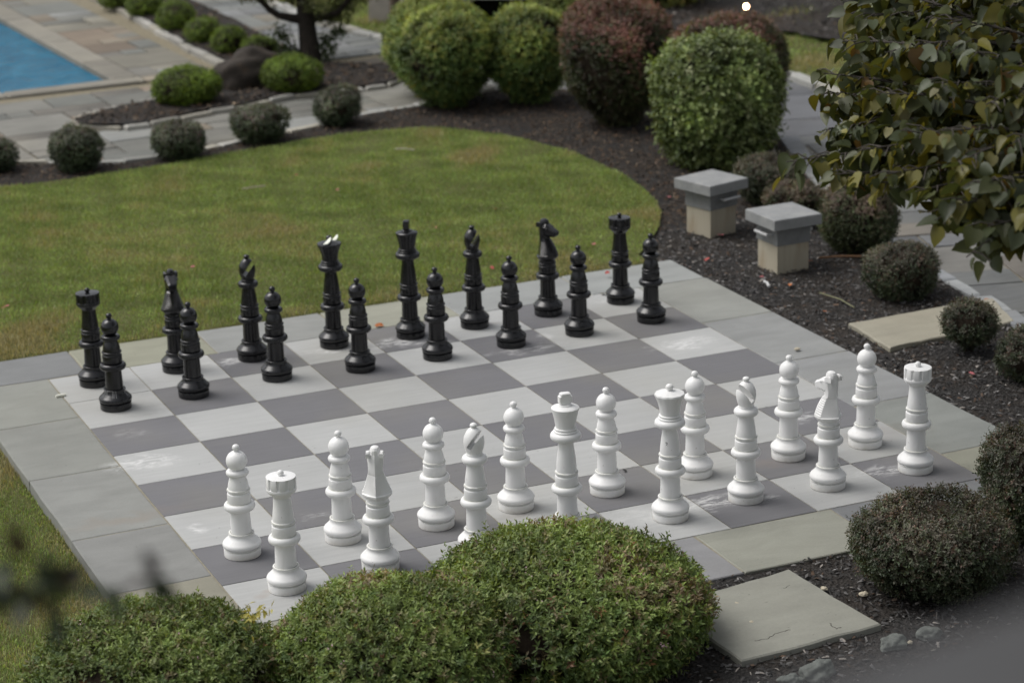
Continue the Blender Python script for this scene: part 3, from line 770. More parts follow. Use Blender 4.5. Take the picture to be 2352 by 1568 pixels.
place('bishop', 'white', 5.51, 7.38, math.radians(186), 'white bishop right of the white queen, slot on the left of its head')
bq = place('queen', 'black', 3.53, .42, 0.1, 'black queen with two white scraps lying on her scalloped crown')
wq = place('queen', 'white', 4.59, 7.47, .2, 'white queen with scalloped crown and a small dark mark on her neck')
place('king', 'black', 4.52, .52, math.radians(60), 'black king with a cross on the crown, tallest of the black pieces')
place('king', 'white', 3.46, 7.43, math.radians(-8), 'white king with a block cross, lower body hidden behind the big hedge mound')
dp = [o for o in bpy.data.objects if 'drips on its base' in o.get('label', '')][0]
MDRIP = mat_simple('dried_drip', (.30, .30, .30), .7, .3)
for i in range(9):
    a = math.atan2(CAM_LOC[1] - dp.location[1], CAM_LOC[0] - dp.location[0]) - dp.rotation_euler[2] + random.uniform(-1.1, 1.1); e = random.choice((3, 4, 5, 5))
    pr = [(.0585, .112), (.0582, .1), (.0608, .091), (.0668, .085), (.0748, .0765), (.0812, .0695)][:e]
    m = MBuild(); m.add(*tube_data([(r * math.cos(a), r * math.sin(a), z) for r, z in pr], [.0014] * e, 6)); m.build('drip', MDRIP, dp, 50)
# the dark mark on the white queen's neck
fc = bpy.data.curves.new('number_mark', 'FONT'); fc.body = '2'; fc.size = .026; fc.extrude = .0006; fc.align_x = 'CENTER'
fo = bpy.data.objects.new('number_mark', fc); COL.objects.link(fo); bpy.context.view_layer.update()
me = bpy.data.meshes.new_from_object(fo.evaluated_get(bpy.context.evaluated_depsgraph_get())); bpy.data.objects.remove(fo)
me.materials.clear(); me.materials.append(mat_simple('dark_paint', (.03, .028, .022), .7, .3))
ql = np.array(wq.location); va = math.atan2(CAM_LOC[1] - ql[1], CAM_LOC[0] - ql[0]) - wq.rotation_euler[2] - math.radians(22)
mo = link(bpy.data.objects.new('number_mark', me), wq)
mo.location = (math.cos(va) * .0425, math.sin(va) * .0425, .368); mo.rotation_euler = (PI / 2, 0, va + PI / 2)
# white scraps on the black queen's crown
for i, (dx, dy, rz, L) in enumerate(((-.022, -.036, .5, .058), (.038, .008, .35, .045))):
    m = MBuild(); V = []; n = 9
    for z in (0, .006):
        for k in range(n):
            t = 2 * PI * k / n; V.append((L / 2 * math.cos(t) * (1 + .12 * math.sin(3 * t)), .015 * math.sin(t) * (1 + .2 * math.cos(2 * t)), z + .010 * math.cos(t) ** 2 + .014 * math.cos(t)))
    m.add(V, [tuple(range(n - 1, -1, -1)), tuple(range(n, 2 * n))] + [(k, (k + 1) % n, n + (k + 1) % n, n + k) for k in range(n)])
    o = m.build('white_scrap', mat_simple('chalky_scrap', (.80, .82, .72), .6, .3), None, 30)
    o.location = (bq.location[0] + dx, bq.location[1] + dy, .620); o.rotation_euler = (0, 0, rz)
    tag(o, ('larger white scrap at the front of the black queen\'s crown', 'smaller white scrap at the right of the black queen\'s crown')[i], 'scrap', 'white scraps on the black queen')
g = G(140, 911)
m = MBuild(); V, F = tube_data([(-.028, 0, .008), (0, .001, .008), (.028, 0, .008)], [.007, .008, .0065], 10); m.add(V, F)
o = m.build('chalk_stick', mat_simple('chalk', (.80, .80, .70), .8, .2), None, 40); o.location = (g[0], g[1], 0); o.rotation_euler = (0, 0, .1)
tag(o, 'short white chalk stick on the left border slab', 'chalk')

# ------------------------------------------------------------------ pedestals
MPOST = None
def mat_post():
    k = N('rough_sawn_post'); p = k.pos()
    a = k.noise(k.mapping(p, (26, 26, 1.2)), 1.2, 5, .6); b = k.noise(k.mapping(p, (9, 9, 2)), 1.0, 4, .6); d = k.noise(p, 150, 2)
    c = k.mix(k.ramp(a, .3, .7), (.36, .325, .25), (.43, .39, .305)); c = k.mix(k.ramp(b, .52, .72, 0, .6), c, (.27, .19, .10))
    k.set(c, .85, .2); k.bump(k.math('ADD', a, k.math('MULTIPLY', d, .4)), .3, .004); return k.m
MPOST = mat_post()
MCAP = mat_simple('weathered_grey_cap', (.24, .245, .245), .6, .35, 9, .12, .08, 0, (.30, .30, .29))
MBOX = mat_simple('weathered_grey_box', (.19, .195, .195), .6, .35, 14, .18, .1, 0, (.13, .125, .11))
MHAN = mat_simple('pale_handle', (.42, .42, .42), .45, .5, 20, .15, .05)
def pedestal(c, rot, label, sides):
    t = thing('pedestal', label, 'pedestal', (c[0], c[1], -.01), rot, 'stone and timber pedestals in the mulch')
    h = .114
    m = MBuild(); m.box(-h, h, -h, h, -.04, .186, None, None, .003); m.build('post', MPOST, t)
    m = MBuild(); q = .121
    V = []
    for z, s in ((.182, q), (.268, q), (.282, q + .006), (.292, q + .012), (.298, q + .022)): V += [(-s, -s, z), (s, -s, z), (s, s, z), (-s, s, z)]
    F = [(3, 2, 1, 0), (16, 17, 18, 19)]
    for k in range(4): F += [(k * 4 + i, k * 4 + (i + 1) % 4, (k + 1) * 4 + (i + 1) % 4, (k + 1) * 4 + i) for i in range(4)]
    m.add(V, F); m.build('box', MBOX, t)
    m = MBuild(); e = .172; m.box(-e, e, -e, e, .2985, .366, None, None, .004); m.build('cap', MCAP, t)
    for (sx, sy) in sides:
        m = MBuild(); L = .072; o = .035; zz = .248
        if sx: pts = [(sx * (q + .040), -L, zz), (sx * (q + .040), L, zz)]; arms = [[(sx * (q - .01), s * L * .9, zz - .006), (sx * (q + .040), s * L * .9, zz)] for s in (-1, 1)]
        else: pts = [(-L + o, sy * (q + .040), zz), (L + o, sy * (q + .040), zz)]; arms = [[(o + s * L * .9, sy * (q - .01), zz - .006), (o + s * L * .9, sy * (q + .040), zz)] for s in (-1, 1)]
        m.add(*tube_data(pts, [.0105, .0105], 10))
        for a in arms: m.add(*tube_data(a, [.007, .007], 8))
        m.build('handle', MHAN, t, 40)
pedestal((4.69, .97), math.radians(15), 'stone capped pedestal farther back, handle on its right face, beside the tall leafy shrub', [(0, -1), (0, 1)])
pedestal((4.665, -.018), math.radians(2), 'stone capped pedestal nearer the board, handles on its left and right faces', [(-1, 0), (1, 0)])

# ------------------------------------------------------------------ shrubs
PAL = {
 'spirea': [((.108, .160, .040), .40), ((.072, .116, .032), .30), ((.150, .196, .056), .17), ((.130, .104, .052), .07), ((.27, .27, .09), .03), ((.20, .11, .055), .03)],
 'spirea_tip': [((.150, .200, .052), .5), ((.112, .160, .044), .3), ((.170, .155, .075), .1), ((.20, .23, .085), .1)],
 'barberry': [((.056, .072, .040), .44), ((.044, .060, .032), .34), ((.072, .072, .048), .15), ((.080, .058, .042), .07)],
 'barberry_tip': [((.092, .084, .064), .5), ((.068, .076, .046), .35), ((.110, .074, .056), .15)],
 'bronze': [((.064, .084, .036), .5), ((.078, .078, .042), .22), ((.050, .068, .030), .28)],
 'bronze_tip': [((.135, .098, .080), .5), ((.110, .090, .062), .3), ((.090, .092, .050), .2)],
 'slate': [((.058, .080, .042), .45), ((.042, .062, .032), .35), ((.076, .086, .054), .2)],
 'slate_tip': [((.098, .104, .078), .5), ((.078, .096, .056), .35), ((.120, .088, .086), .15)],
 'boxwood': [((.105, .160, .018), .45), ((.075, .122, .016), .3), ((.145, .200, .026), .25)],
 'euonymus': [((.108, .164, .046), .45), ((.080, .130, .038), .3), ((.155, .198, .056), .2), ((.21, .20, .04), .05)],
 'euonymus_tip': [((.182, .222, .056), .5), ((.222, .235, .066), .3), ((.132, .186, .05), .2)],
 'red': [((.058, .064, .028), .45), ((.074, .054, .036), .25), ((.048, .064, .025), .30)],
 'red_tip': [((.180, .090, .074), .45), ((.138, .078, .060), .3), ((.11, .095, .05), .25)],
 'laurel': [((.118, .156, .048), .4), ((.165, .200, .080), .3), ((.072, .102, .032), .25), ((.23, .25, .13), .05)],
 'dark': [((.016, .024, .012), .6), ((.024, .032, .014), .4)],
}
DOME = [(0, .62), (.10, .84), (.26, .98), (.42, 1.0), (.6, .93), (.76, .77), (.88, .56), (.96, .32), (1, .05)]
BALL = [(0, .45), (.08, .68), (.22, .90), (.42, 1.0), (.62, .95), (.8, .76), (.92, .48), (.98, .22), (1, .04)]
LOLLI = [(0, .10), (.14, .13), (.22, .55), (.36, .90), (.55, 1.0), (.75, .92), (.9, .62), (1, .06)]
VASE = [(0, .30), (.10, .44), (.20, .68), (.32, .90), (.45, .99), (.64, 1.0), (.79, .93), (.90, .75), (.97, .45), (1, .08)]
POT = [(0, .42), (.06, .60), (.2, .82), (.4, .97), (.6, 1.0), (.76, .93), (.88, .74), (.96, .44), (1, .06)]
COLUMN = [(0, .5), (.05, .66), (.18, .84), (.4, .96), (.62, 1.0), (.78, .93), (.9, .72), (.97, .42), (1, .06)]
def prof_at(prof, t):
    return np.interp(t, [p[0] for p in prof], [p[1] for p in prof])
def shrub_foliage(parent, rx, ry, H, prof, kind, tip, tipfrom, nspr, K, L, wd, seed, lump=.05, slen=1.6, depth=.10, tuft=.25, mat=None):
    rng = np.random.default_rng(seed)
    tt = np.linspace(0, 1, 200); rr = prof_at(prof, tt); dr = np.gradient(rr, tt)
    wgt = (rr + .02) * np.sqrt((dr * rx) ** 2 + H * H); cdf = np.cumsum(wgt); cdf /= cdf[-1]
    t = np.interp(rng.random(nspr), cdf, tt); th = rng.uniform(0, 2 * PI, nspr)
    r = prof_at(prof, t); slope = np.interp(t, tt, dr)
    P = np.stack([rx * r * np.cos(th), ry * r * np.sin(th), H * t], 1)
    Nn = unit(np.stack([np.cos(th) / rx, np.sin(th) / ry, -slope / H * 1.0], 1) * rx)
    Nn = unit(np.stack([np.cos(th), np.sin(th), -slope * rx / H], 1))
    q = P / max(rx, .2)
    lmp = lump * (sinoise(q, 4.0, seed + 1) * .6 + sinoise(q, 9.0, seed + 2) * .4)
    P = P * (1 + np.clip(lmp, -.14, .12)[:, None]); 
    din = rng.random(nspr) ** 1.8 * depth * rx
    stray = np.where(rng.random(nspr) < (.012 if kind == 'spirea' else .04), rng.random(nspr) * L * 1.5, 0)
    P = P - Nn * (din - stray)[:, None]
    D = unit(Nn + np.array([0, 0, .30]) + rng.normal(0, .46, (nspr, 3)))
    clump = sinoise(q, 6.0, seed + 3)                               # patches of fresher or older growth
    keep = ~((clump < -1.25) & (rng.random(nspr) < .80)) & (P[:, 2] > .005)
    P, D, t, clump, Nn = P[keep], D[keep], t[keep], clump[keep], Nn[keep]; n = len(P)
    u = unit(np.cross(D, rng.normal(size=(n, 3)))); v = np.cross(D, u)
    sl = L * slen * rng.uniform(.6, 1.25, n)
    cc = pick(PAL[kind], n, rng, .15)
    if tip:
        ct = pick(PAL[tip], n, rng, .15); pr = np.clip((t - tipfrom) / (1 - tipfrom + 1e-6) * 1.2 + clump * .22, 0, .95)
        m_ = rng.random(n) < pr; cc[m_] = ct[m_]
    if kind == 'spirea':
        br = (clump > 1.25) & (rng.random(n) < .55); cc[br] = pick([((.14, .105, .062), .6), ((.11, .10, .05), .4)], int(br.sum()), rng)
    cc *= np.exp(.26 * clump)[:, None]
    LV, LF, LC, b = [], [], [], 0
    for k in range(K):
        ang = k * 2.399 + rng.uniform(0, 6.28, n) * .3
        rad = u * np.cos(ang)[:, None] + v * np.sin(ang)[:, None]; f = k / max(K - 1, 1)
        A = unit(rad * (1.1 - .35 * f) + D * (.12 + .55 * f) + rng.normal(0, .26, (n, 3)))
        pos = P + D * (sl * f)[:, None]
        V, F = leaf_mesh(pos, A, D, L * rng.uniform(.7, 1.2, n) * (1 - .25 * f), wd * rng.uniform(.8, 1.2, n) * (1 - .2 * f))
        LV.append(V); LF.append(F + b); b += len(V)
        LC.append(np.repeat(cc * np.exp(rng.normal(0, .14, (n, 1))) * (1 + .15 * f), 4, 0))
    return npmesh('foliage', np.concatenate(LV), [np.concatenate(LF)], mat or ML_SMALL, parent, np.concatenate(LC))
def shrub_core_stems(parent, rx, ry, H, prof, seed, core=.80, stems=9):
    """a solid dark core that makes the leaf gaps look shaded, and the stems under it"""
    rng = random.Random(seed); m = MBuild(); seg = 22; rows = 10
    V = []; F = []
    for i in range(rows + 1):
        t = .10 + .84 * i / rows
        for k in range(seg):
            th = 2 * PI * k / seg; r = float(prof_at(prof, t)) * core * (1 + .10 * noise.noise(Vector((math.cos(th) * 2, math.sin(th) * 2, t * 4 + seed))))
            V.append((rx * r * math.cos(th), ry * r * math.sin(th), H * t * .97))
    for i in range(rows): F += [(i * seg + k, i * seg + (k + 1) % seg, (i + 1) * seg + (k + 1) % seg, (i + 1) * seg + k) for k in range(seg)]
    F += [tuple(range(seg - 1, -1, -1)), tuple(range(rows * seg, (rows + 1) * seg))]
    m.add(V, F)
    for s in range(stems):
        a = rng.uniform(0, 6.28); r0 = rng.uniform(.0, .16) * rx; r1 = rng.uniform(.3, .75) * rx * float(prof_at(prof, .35))
        m.add(*tube_data([(r0 * math.cos(a), r0 * math.sin(a), -.03), ((r0 + r1) * .45 * math.cos(a + .1), (r0 + r1) * .45 * math.sin(a + .1), H * .16), (r1 * math.cos(a), r1 * math.sin(a), H * .42)], [.012 * rx / .4 + .003, .010 * rx / .4 + .002, .006], 6))
    return m.build('branches', MTWIG, parent, None)  # solid dark core plus stems; the core stands for shade between leaves
SHRUB_N = [0]
def solve_shrub(x0, x1, yt, yb, prof, sq=1.0, base=None):
    """centre, radius and height of a shrub whose outline spans x0..x1, top yt, ground contact yb"""
    xc = (x0 + x1) / 2; g = G(xc, yb); d = np.array([g[0] - CAM_LOC[0], g[1] - CAM_LOC[1]]); d /= np.linalg.norm(d)
    rx = 0.3
    for _ in range(8):
        rb = rx * max(p[1] for p in prof if p[0] <= .15) * .9
        c = np.array([g[0] + d[0] * rb * sq, g[1] + d[1] * rb * sq, 0.0]); rx = (x1 - x0) / 2 * PRJ(c)[2] / FPX
    th = np.linspace(0, 2 * PI, 40); t = np.linspace(0, 1, 40); T, A = np.meshgrid(t, th); r = prof_at(prof, T)
    lo, hi = .05, 3.0
    for _ in range(40):
        H = (lo + hi) / 2
        P = np.stack([c[0] + rx * r * np.cos(A), c[1] + rx * r * np.sin(A), H * T], -1).reshape(-1, 3)
        if PRJ(P)[:, 1].min() > yt: lo = H
        else: hi = H
    return c, rx, H
def shrub(box, prof, kind, label, L, wd, dens, K=6, tip=None, tipfrom=.5, lump=.05, group=None, cat='shrub', name='shrub', mat=None, depth=.12, slen=1.6, core=.8, sq=1.0, z=0.0, stems=9):
    SHRUB_N[0] += 1; seed = 100 + SHRUB_N[0] * 7
    c, rx, H = solve_shrub(*box, prof, sq)
    out = L * .55 + L * slen * .35; rx -= out; H -= out * .8                 # the shoots stand out past the surface they spring from
    t = thing(name, label, cat, (c[0], c[1], z), 0, group)
    area = 2 * PI * rx * rx * .9 + 2 * PI * rx * H * .75
    shrub_foliage(t, rx, rx * sq, H, prof, kind, tip, tipfrom, int(area * dens), K, L, wd, seed, lump, slen, depth, mat=mat)
    shrub_core_stems(t, rx, rx * sq, H, prof, seed, core, stems)
    if name == 'hedge_mound':
        r = np.random.default_rng(seed + 5); k = 26; tt = r.uniform(.35, .97, k); th = r.uniform(0, 6.28, k); q = prof_at(prof, tt) * rx + L * .5
        P = np.stack([q * np.cos(th), q * np.sin(th), H * tt + L * .5], 1); P = np.concatenate([P + r.normal(0, .006, P.shape) for _ in range(4)])
        V, F = leaf_mesh(P, unit(r.normal(size=P.shape)), unit(r.normal(0, .4, P.shape) + np.array([0, 0, 1])), np.full(len(P), .010), np.full(len(P), .008))
        npmesh('blossoms', V, [F], ML_SMALL, t, np.tile((.52, .36, .40), (len(V), 1)))
        if 'yellow' in label:
            g = np.array([c[0], c[1], 0]); dd = PRJ(g + np.array([0, 0, H * .8]))[2] - rx * .45; b0 = W(590, 1412, PRJ(np.array([c[0] + rx * .25, c[1] - rx * .45, H * .85]))[2]) - g; P = b0 + r.normal(0, .035, (46, 3)) * np.array([1, 1, .5])
            V, F = leaf_mesh(P, unit(r.normal(size=P.shape) + np.array([0, 0, .5])), unit(r.normal(0, .4, P.shape) + np.array([0, 0, 1])), np.full(46, .036), np.full(46, .012))
            npmesh('yellow_leaves', V, [F], ML_SMALL, t, np.tile((.42, .38, .10), (len(V), 1)))
    return t
# front hedge mounds (nearest the camera)
gh = 'clipped green hedge mounds along the front of the board'
HB = dict(name='hedge_mound', cat='hedge', group=gh, lump=.020, depth=.11, slen=1.4)
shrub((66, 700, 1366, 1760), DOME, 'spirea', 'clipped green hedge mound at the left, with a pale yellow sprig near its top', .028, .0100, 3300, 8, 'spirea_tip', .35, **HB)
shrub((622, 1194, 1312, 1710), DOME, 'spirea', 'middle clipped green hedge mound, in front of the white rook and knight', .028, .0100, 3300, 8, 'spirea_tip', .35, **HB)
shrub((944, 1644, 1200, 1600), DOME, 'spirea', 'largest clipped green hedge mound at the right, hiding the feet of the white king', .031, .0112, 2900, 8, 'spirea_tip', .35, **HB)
# dark low mounds, right foreground
BAR = dict(kind='barberry', tip='barberry_tip', tipfrom=.45, lump=.05, depth=.12)
def bar(box, prof, label, L, wd, dens, group, **kw):
    d = dict(BAR); d.update(kw); k = d.pop('kind'); return shrub(box, prof, k, label, L, wd, dens, 6, group=group, **d)
gr = 'dark clipped mounds in the right-hand bed'
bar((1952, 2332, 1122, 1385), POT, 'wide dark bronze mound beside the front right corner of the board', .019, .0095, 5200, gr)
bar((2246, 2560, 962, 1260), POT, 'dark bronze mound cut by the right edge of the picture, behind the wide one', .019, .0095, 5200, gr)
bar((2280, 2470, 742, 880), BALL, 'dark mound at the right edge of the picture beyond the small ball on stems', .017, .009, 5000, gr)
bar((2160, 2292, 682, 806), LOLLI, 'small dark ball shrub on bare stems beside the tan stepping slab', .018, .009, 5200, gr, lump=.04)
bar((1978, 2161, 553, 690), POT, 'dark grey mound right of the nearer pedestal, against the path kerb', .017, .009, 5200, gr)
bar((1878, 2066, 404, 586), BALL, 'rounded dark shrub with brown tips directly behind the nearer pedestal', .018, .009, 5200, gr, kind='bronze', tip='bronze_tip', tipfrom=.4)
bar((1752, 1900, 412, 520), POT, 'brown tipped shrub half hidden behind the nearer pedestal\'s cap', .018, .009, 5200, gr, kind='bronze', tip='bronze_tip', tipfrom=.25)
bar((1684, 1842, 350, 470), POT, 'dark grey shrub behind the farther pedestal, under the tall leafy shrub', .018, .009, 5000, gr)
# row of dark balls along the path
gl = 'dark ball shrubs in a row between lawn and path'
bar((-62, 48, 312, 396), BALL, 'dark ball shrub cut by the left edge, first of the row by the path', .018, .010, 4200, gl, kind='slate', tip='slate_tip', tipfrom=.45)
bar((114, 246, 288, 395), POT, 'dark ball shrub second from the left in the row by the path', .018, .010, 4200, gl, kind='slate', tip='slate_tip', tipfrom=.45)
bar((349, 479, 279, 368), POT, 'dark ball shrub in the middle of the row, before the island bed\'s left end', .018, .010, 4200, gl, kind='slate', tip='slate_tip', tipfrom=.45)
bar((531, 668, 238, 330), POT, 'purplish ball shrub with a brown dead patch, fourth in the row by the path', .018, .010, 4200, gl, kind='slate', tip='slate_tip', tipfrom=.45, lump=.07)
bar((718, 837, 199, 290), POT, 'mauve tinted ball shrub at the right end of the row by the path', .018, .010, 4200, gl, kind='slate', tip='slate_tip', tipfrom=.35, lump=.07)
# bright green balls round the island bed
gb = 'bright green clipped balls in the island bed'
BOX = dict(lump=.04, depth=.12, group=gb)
shrub((348, 511, 150, 246), BALL, 'boxwood', 'brightest green ball, at the left front of the island bed left of the boulder', .017, .010, 4200, 6, 'boxwood', .4, **BOX)
shrub((598, 746, 124, 214), BALL, 'boxwood', 'olive green ball in front of the tree trunk, right of the boulder', .017, .010, 4200, 6, 'boxwood', .4, **BOX)
for (b, l) in (((225, 302, -30, 18), 'farthest green ball of the row by the pool deck, cut by the top edge'), ((288, 378, -22, 40), 'second farthest green ball of the row beside the pool deck'), ((360, 454, 2, 72), 'third farthest green ball of the row beside the pool deck'),
               ((424, 512, 38, 100), 'green ball third from the boulder in the row beside the pool deck'), ((484, 572, 58, 126), 'green ball second from the boulder in the row beside the pool deck'), ((556, 646, 82, 134), 'green ball half hidden behind the brown boulder')):
    shrub(b, BALL, 'boxwood', l, .020, .012, 3000, 5, 'boxwood', .4, **BOX)
# big clipped shrubs
gk = 'large clipped shrubs behind the lawn'
BIG = dict(group=gk, lump=.035, depth=.10)
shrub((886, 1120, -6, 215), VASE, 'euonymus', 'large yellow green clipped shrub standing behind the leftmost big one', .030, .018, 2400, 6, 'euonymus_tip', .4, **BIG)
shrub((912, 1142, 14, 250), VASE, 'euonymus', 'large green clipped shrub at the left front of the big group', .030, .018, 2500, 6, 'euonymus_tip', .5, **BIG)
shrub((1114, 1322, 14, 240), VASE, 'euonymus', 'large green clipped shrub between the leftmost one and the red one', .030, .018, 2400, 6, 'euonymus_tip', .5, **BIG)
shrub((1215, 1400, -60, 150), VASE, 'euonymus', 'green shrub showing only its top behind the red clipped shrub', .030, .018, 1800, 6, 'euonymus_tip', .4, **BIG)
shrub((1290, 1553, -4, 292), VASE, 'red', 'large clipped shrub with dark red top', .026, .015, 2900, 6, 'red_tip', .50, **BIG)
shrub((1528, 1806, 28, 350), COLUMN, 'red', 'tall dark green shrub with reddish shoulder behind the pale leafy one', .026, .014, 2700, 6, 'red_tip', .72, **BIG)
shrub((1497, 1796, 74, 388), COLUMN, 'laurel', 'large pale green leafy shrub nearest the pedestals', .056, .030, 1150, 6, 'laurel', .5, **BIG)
# dark planting far behind
shrub((1900, 2330, -330, 62), POT, 'dark', 'dark evergreen mass behind the hanging branch at the upper right', .05, .02, 900, 6, None, .5, lump=.08, group='dark evergreens at the back', name='evergreen_shrub')
shrub((2200, 2660, -300, 120), POT, 'dark', 'dark evergreen at the upper right corner of the picture', .05, .02, 900, 6, None, .5, lump=.08, group='dark evergreens at the back', name='evergreen_shrub')
shrub((1420, 1640, -160, 22), VASE, 'laurel', 'loose leafy shrub at the top edge between the red shrub and the spotlight', .08, .05, 320, 5, None, .5, mat=ML_GLOSS, lump=.1, name='shrub')
exec_rest = True

# ------------------------------------------------------------------ boulder and rocks
def rock(name, c, sx, sy, sz, mat, label, cat, seed, rot=0.0, group=None, ang=.28):
    bm = bmesh.new(); bmesh.ops.create_icosphere(bm, subdivisions=4, radius=1)
    for v in bm.verts:
        p = v.co.copy(); n = noise.noise(p * 1.1 + Vector((seed, 0, 0))) * ang + noise.noise(p * 2.7 + Vector((0, seed, 0))) * ang * .5 + noise.noise(p * 9 + Vector((0, 0, seed))) * .03
        q = p * (1 + n)
        q.z = max(q.z, -.35)
        v.co = Vector((q.x * sx, q.y * sy, q.z * sz))
    me = bpy.data.meshes.new(name); bm.to_mesh(me); bm.free(); me.materials.append(mat)
    me.polygons.foreach_set('use_smooth', np.ones(len(me.polygons), bool))
    o = link(bpy.data.objects.new(name, me)); o.location = (c[0], c[1], c[2] if len(c) > 2 else 0); o.rotation_euler = (0, 0, rot)
    tag(o, label, cat, group); return o
MBOULD = mat_simple('brown_boulder', (.040, .033, .027), .85, .25, 5, .35, .5, 0, (.075, .045, .022))
MROCK = mat_simple('pale_rock', (.15, .162, .15), .9, .2, 9, .4, .7, 0, (.07, .085, .065))
g = G(575, 207); rock('boulder', (g[0] + .1, g[1] + .22, .06), .34, .22, .26, MBOULD, 'dark brown boulder between two green balls in the island bed', 'boulder', 3.3, .1)
def small_rock(x, y, sx, sy, sz, label, seed, mat=MROCK, group=None, rot=0.):
    g = G(x, y); rock('rock', (g[0], g[1], sz * .25), sx, sy, sz, mat, label, 'rock', seed, rot, group, .42)
ge = 'edging rocks at the bottom right'
small_rock(1880, 1548, .075, .052, .045, 'larger pale grey rock at the bottom edge right of the green hedge', 1.1, group=ge, rot=.3)
small_rock(1815, 1568, .05, .036, .03, 'smaller rock at the bottom edge, left of the larger pale one', 2.7, group=ge, rot=.2)
small_rock(2052, 1480, .07, .045, .03, 'long low rock beyond the blurred balcony wall, in the line of edging rocks', 5.2, group=ge, rot=.2)
small_rock(2135, 1457, .06, .04, .028, 'rock farthest right in the line of edging rocks', 6.2, group=ge, rot=.3)
MCREAM = mat_simple('cream_stone', (.48, .43, .33), .85, .25, 30, .2, .2)
gp = 'pale stones lying on the dark mulch'
for i, (x, y, s, l) in enumerate(((1985, 1369, .022, 'cream stone on the mulch right of the front stepping slab'), (1726, 1435, .014, 'small white pebble beside the left edge of the front stepping slab'), (1893, 1357, .017, 'yellowish stone at the right edge of the front stepping slab'),
                                  (1831, 806, .018, 'small cream stone on the mulch beside the right border, above the white pawns'), (2090, 1480, .014, 'pale pebble near the edging rocks'), (1692, 1391, .012, 'tiny pale chip by the corner of the front stepping slab'))):
    g = G(x, y); rock('pebble', (g[0], g[1], .012), s, s * .75, s * .5, MCREAM, l, 'pebble', 7 + i, i, gp, .25)

# ------------------------------------------------------------------ fallen leaves and twigs
def fallen(x, y, s, col, label, seed, z=.03, name='fallen_leaf'):
    r = random.Random(seed); g = G(x, y, z); m = MBuild(); n = 10
    V = [(0, 0, .004)] + [(s * (.75 + .35 * r.random()) * math.cos(2 * PI * k / n), s * .7 * (.75 + .35 * r.random()) * math.sin(2 * PI * k / n), r.uniform(0, s * .35)) for k in range(n)]
    m.add(V, [(0, 1 + k, 1 + (k + 1) % n) for k in range(n)], col)
    o = m.build(name, MCHIP, None, None); o.location = g; o.rotation_euler = (r.uniform(-.3, .3), r.uniform(-.3, .3), r.uniform(0, 6)); tag(o, label, 'leaf', 'fallen leaves'); return o
PINK, RED, ORG = (.42, .13, .14), (.38, .08, .07), (.40, .14, .05)
FL = [(12, 706, .034, PINK, 'pink fallen leaf on the lawn at the left edge of the picture'), (444, 613, .02, PINK, 'dull pink fallen leaf on the lawn behind the black knight facing the camera'), (872, 748, .03, ORG, 'orange fallen leaf on the dry lawn strip left of the black queen'),
      (1000, 523, .016, PINK, 'pink fallen leaf on the lawn right of the black king\'s head'), (1130, 615, .02, RED, 'red fallen leaf on the lawn between two black bishops and pawns'), (1323, 622, .02, PINK, 'pink fallen leaf at the lawn edge behind the black knight turned right'),
      (1395, 627, .022, RED, 'red fallen leaf on the lawn edge left of the right black rook'), (1365, 561, .018, PINK, 'pale pink fallen leaf on the grass left of the right rook\'s turret'), (775, 436, .018, PINK, 'pink fallen leaf in the middle of the lawn'), (680, 402, .02, (.25, .09, .06), 'brown red fallen leaf on the upper lawn'),
      (1140, 480, .02, ORG, 'orange pink fallen leaf on the lawn above the right black bishop'), (1624, 596, .022, RED, 'red fallen leaf on the mulch beside the back right corner of the border'), (1750, 636, .02, PINK, 'pink fallen leaf on the mulch below the farther pedestal'), (1655, 540, .024, PINK, 'bright pink leaf on the mulch between the pedestals'),
      (2232, 858, .022, PINK, 'pink leaf on the mulch above the right white rook'), (1536, 453, .024, PINK, 'pink leaf on the mulch left of the farther pedestal'), (1815, 654, .018, ORG, 'orange leaf on the mulch below the nearer pedestal'), (2265, 690, .026, ORG, 'orange leaf beside the path kerb'), (1860, 600, .024, (.16, .06, .03), 'brown leaf at the foot of the nearer pedestal'),
      (1387, 675, .022, (.15, .12, .04), 'olive leaf on the back border slab near the right rook'), (1434, 1080, .016, (.03, .028, .025), 'dark leaf scrap on the board beside the pawn between white king and queen'), (1895, 715, .014, ORG, 'tiny orange leaf on the right border slab')]
for i, a in enumerate(FL): fallen(*a, 50 + i, .006 if a[1] > 640 or i > 10 else .03)
def twig(pts, r, col, label, z=.012):
    P = [(*G(x, y, z)[:2], z + (.008 if 0 < i < len(pts) - 1 else 0)) for i, (x, y) in enumerate(pts)]; m = MBuild(); m.add(*tube_data(P, [r] * len(P), 6))
    o = m.build('fallen_twig', mat_simple('dry_twig', col, .8, .2, 40, .2, .1), None, 50); tag(o, label, 'twig', 'fallen twigs')
twig([(556, 434), (590, 431), (609, 427)], .006, (.38, .34, .25), 'pale dry twig on the lawn at the upper left', .035)
twig([(908, 342), (930, 344), (952, 345)], .005, (.38, .36, .28), 'pale dry twig on the far lawn below the big green shrub', .035)
twig([(1880, 592), (1930, 591), (1992, 589)], .008, (.16, .09, .05), 'brown stick on the mulch behind the nearer pedestal', .02)
twig([(1882, 672), (1930, 690), (1962, 706)], .004, (.20, .20, .12), 'thin greenish stalk on the mulch between board and dark mound', .012)
twig([(1755, 646), (1762, 652), (1766, 658)], .008, (.55, .55, .55), 'short white stick on the mulch beside the right border', .02)

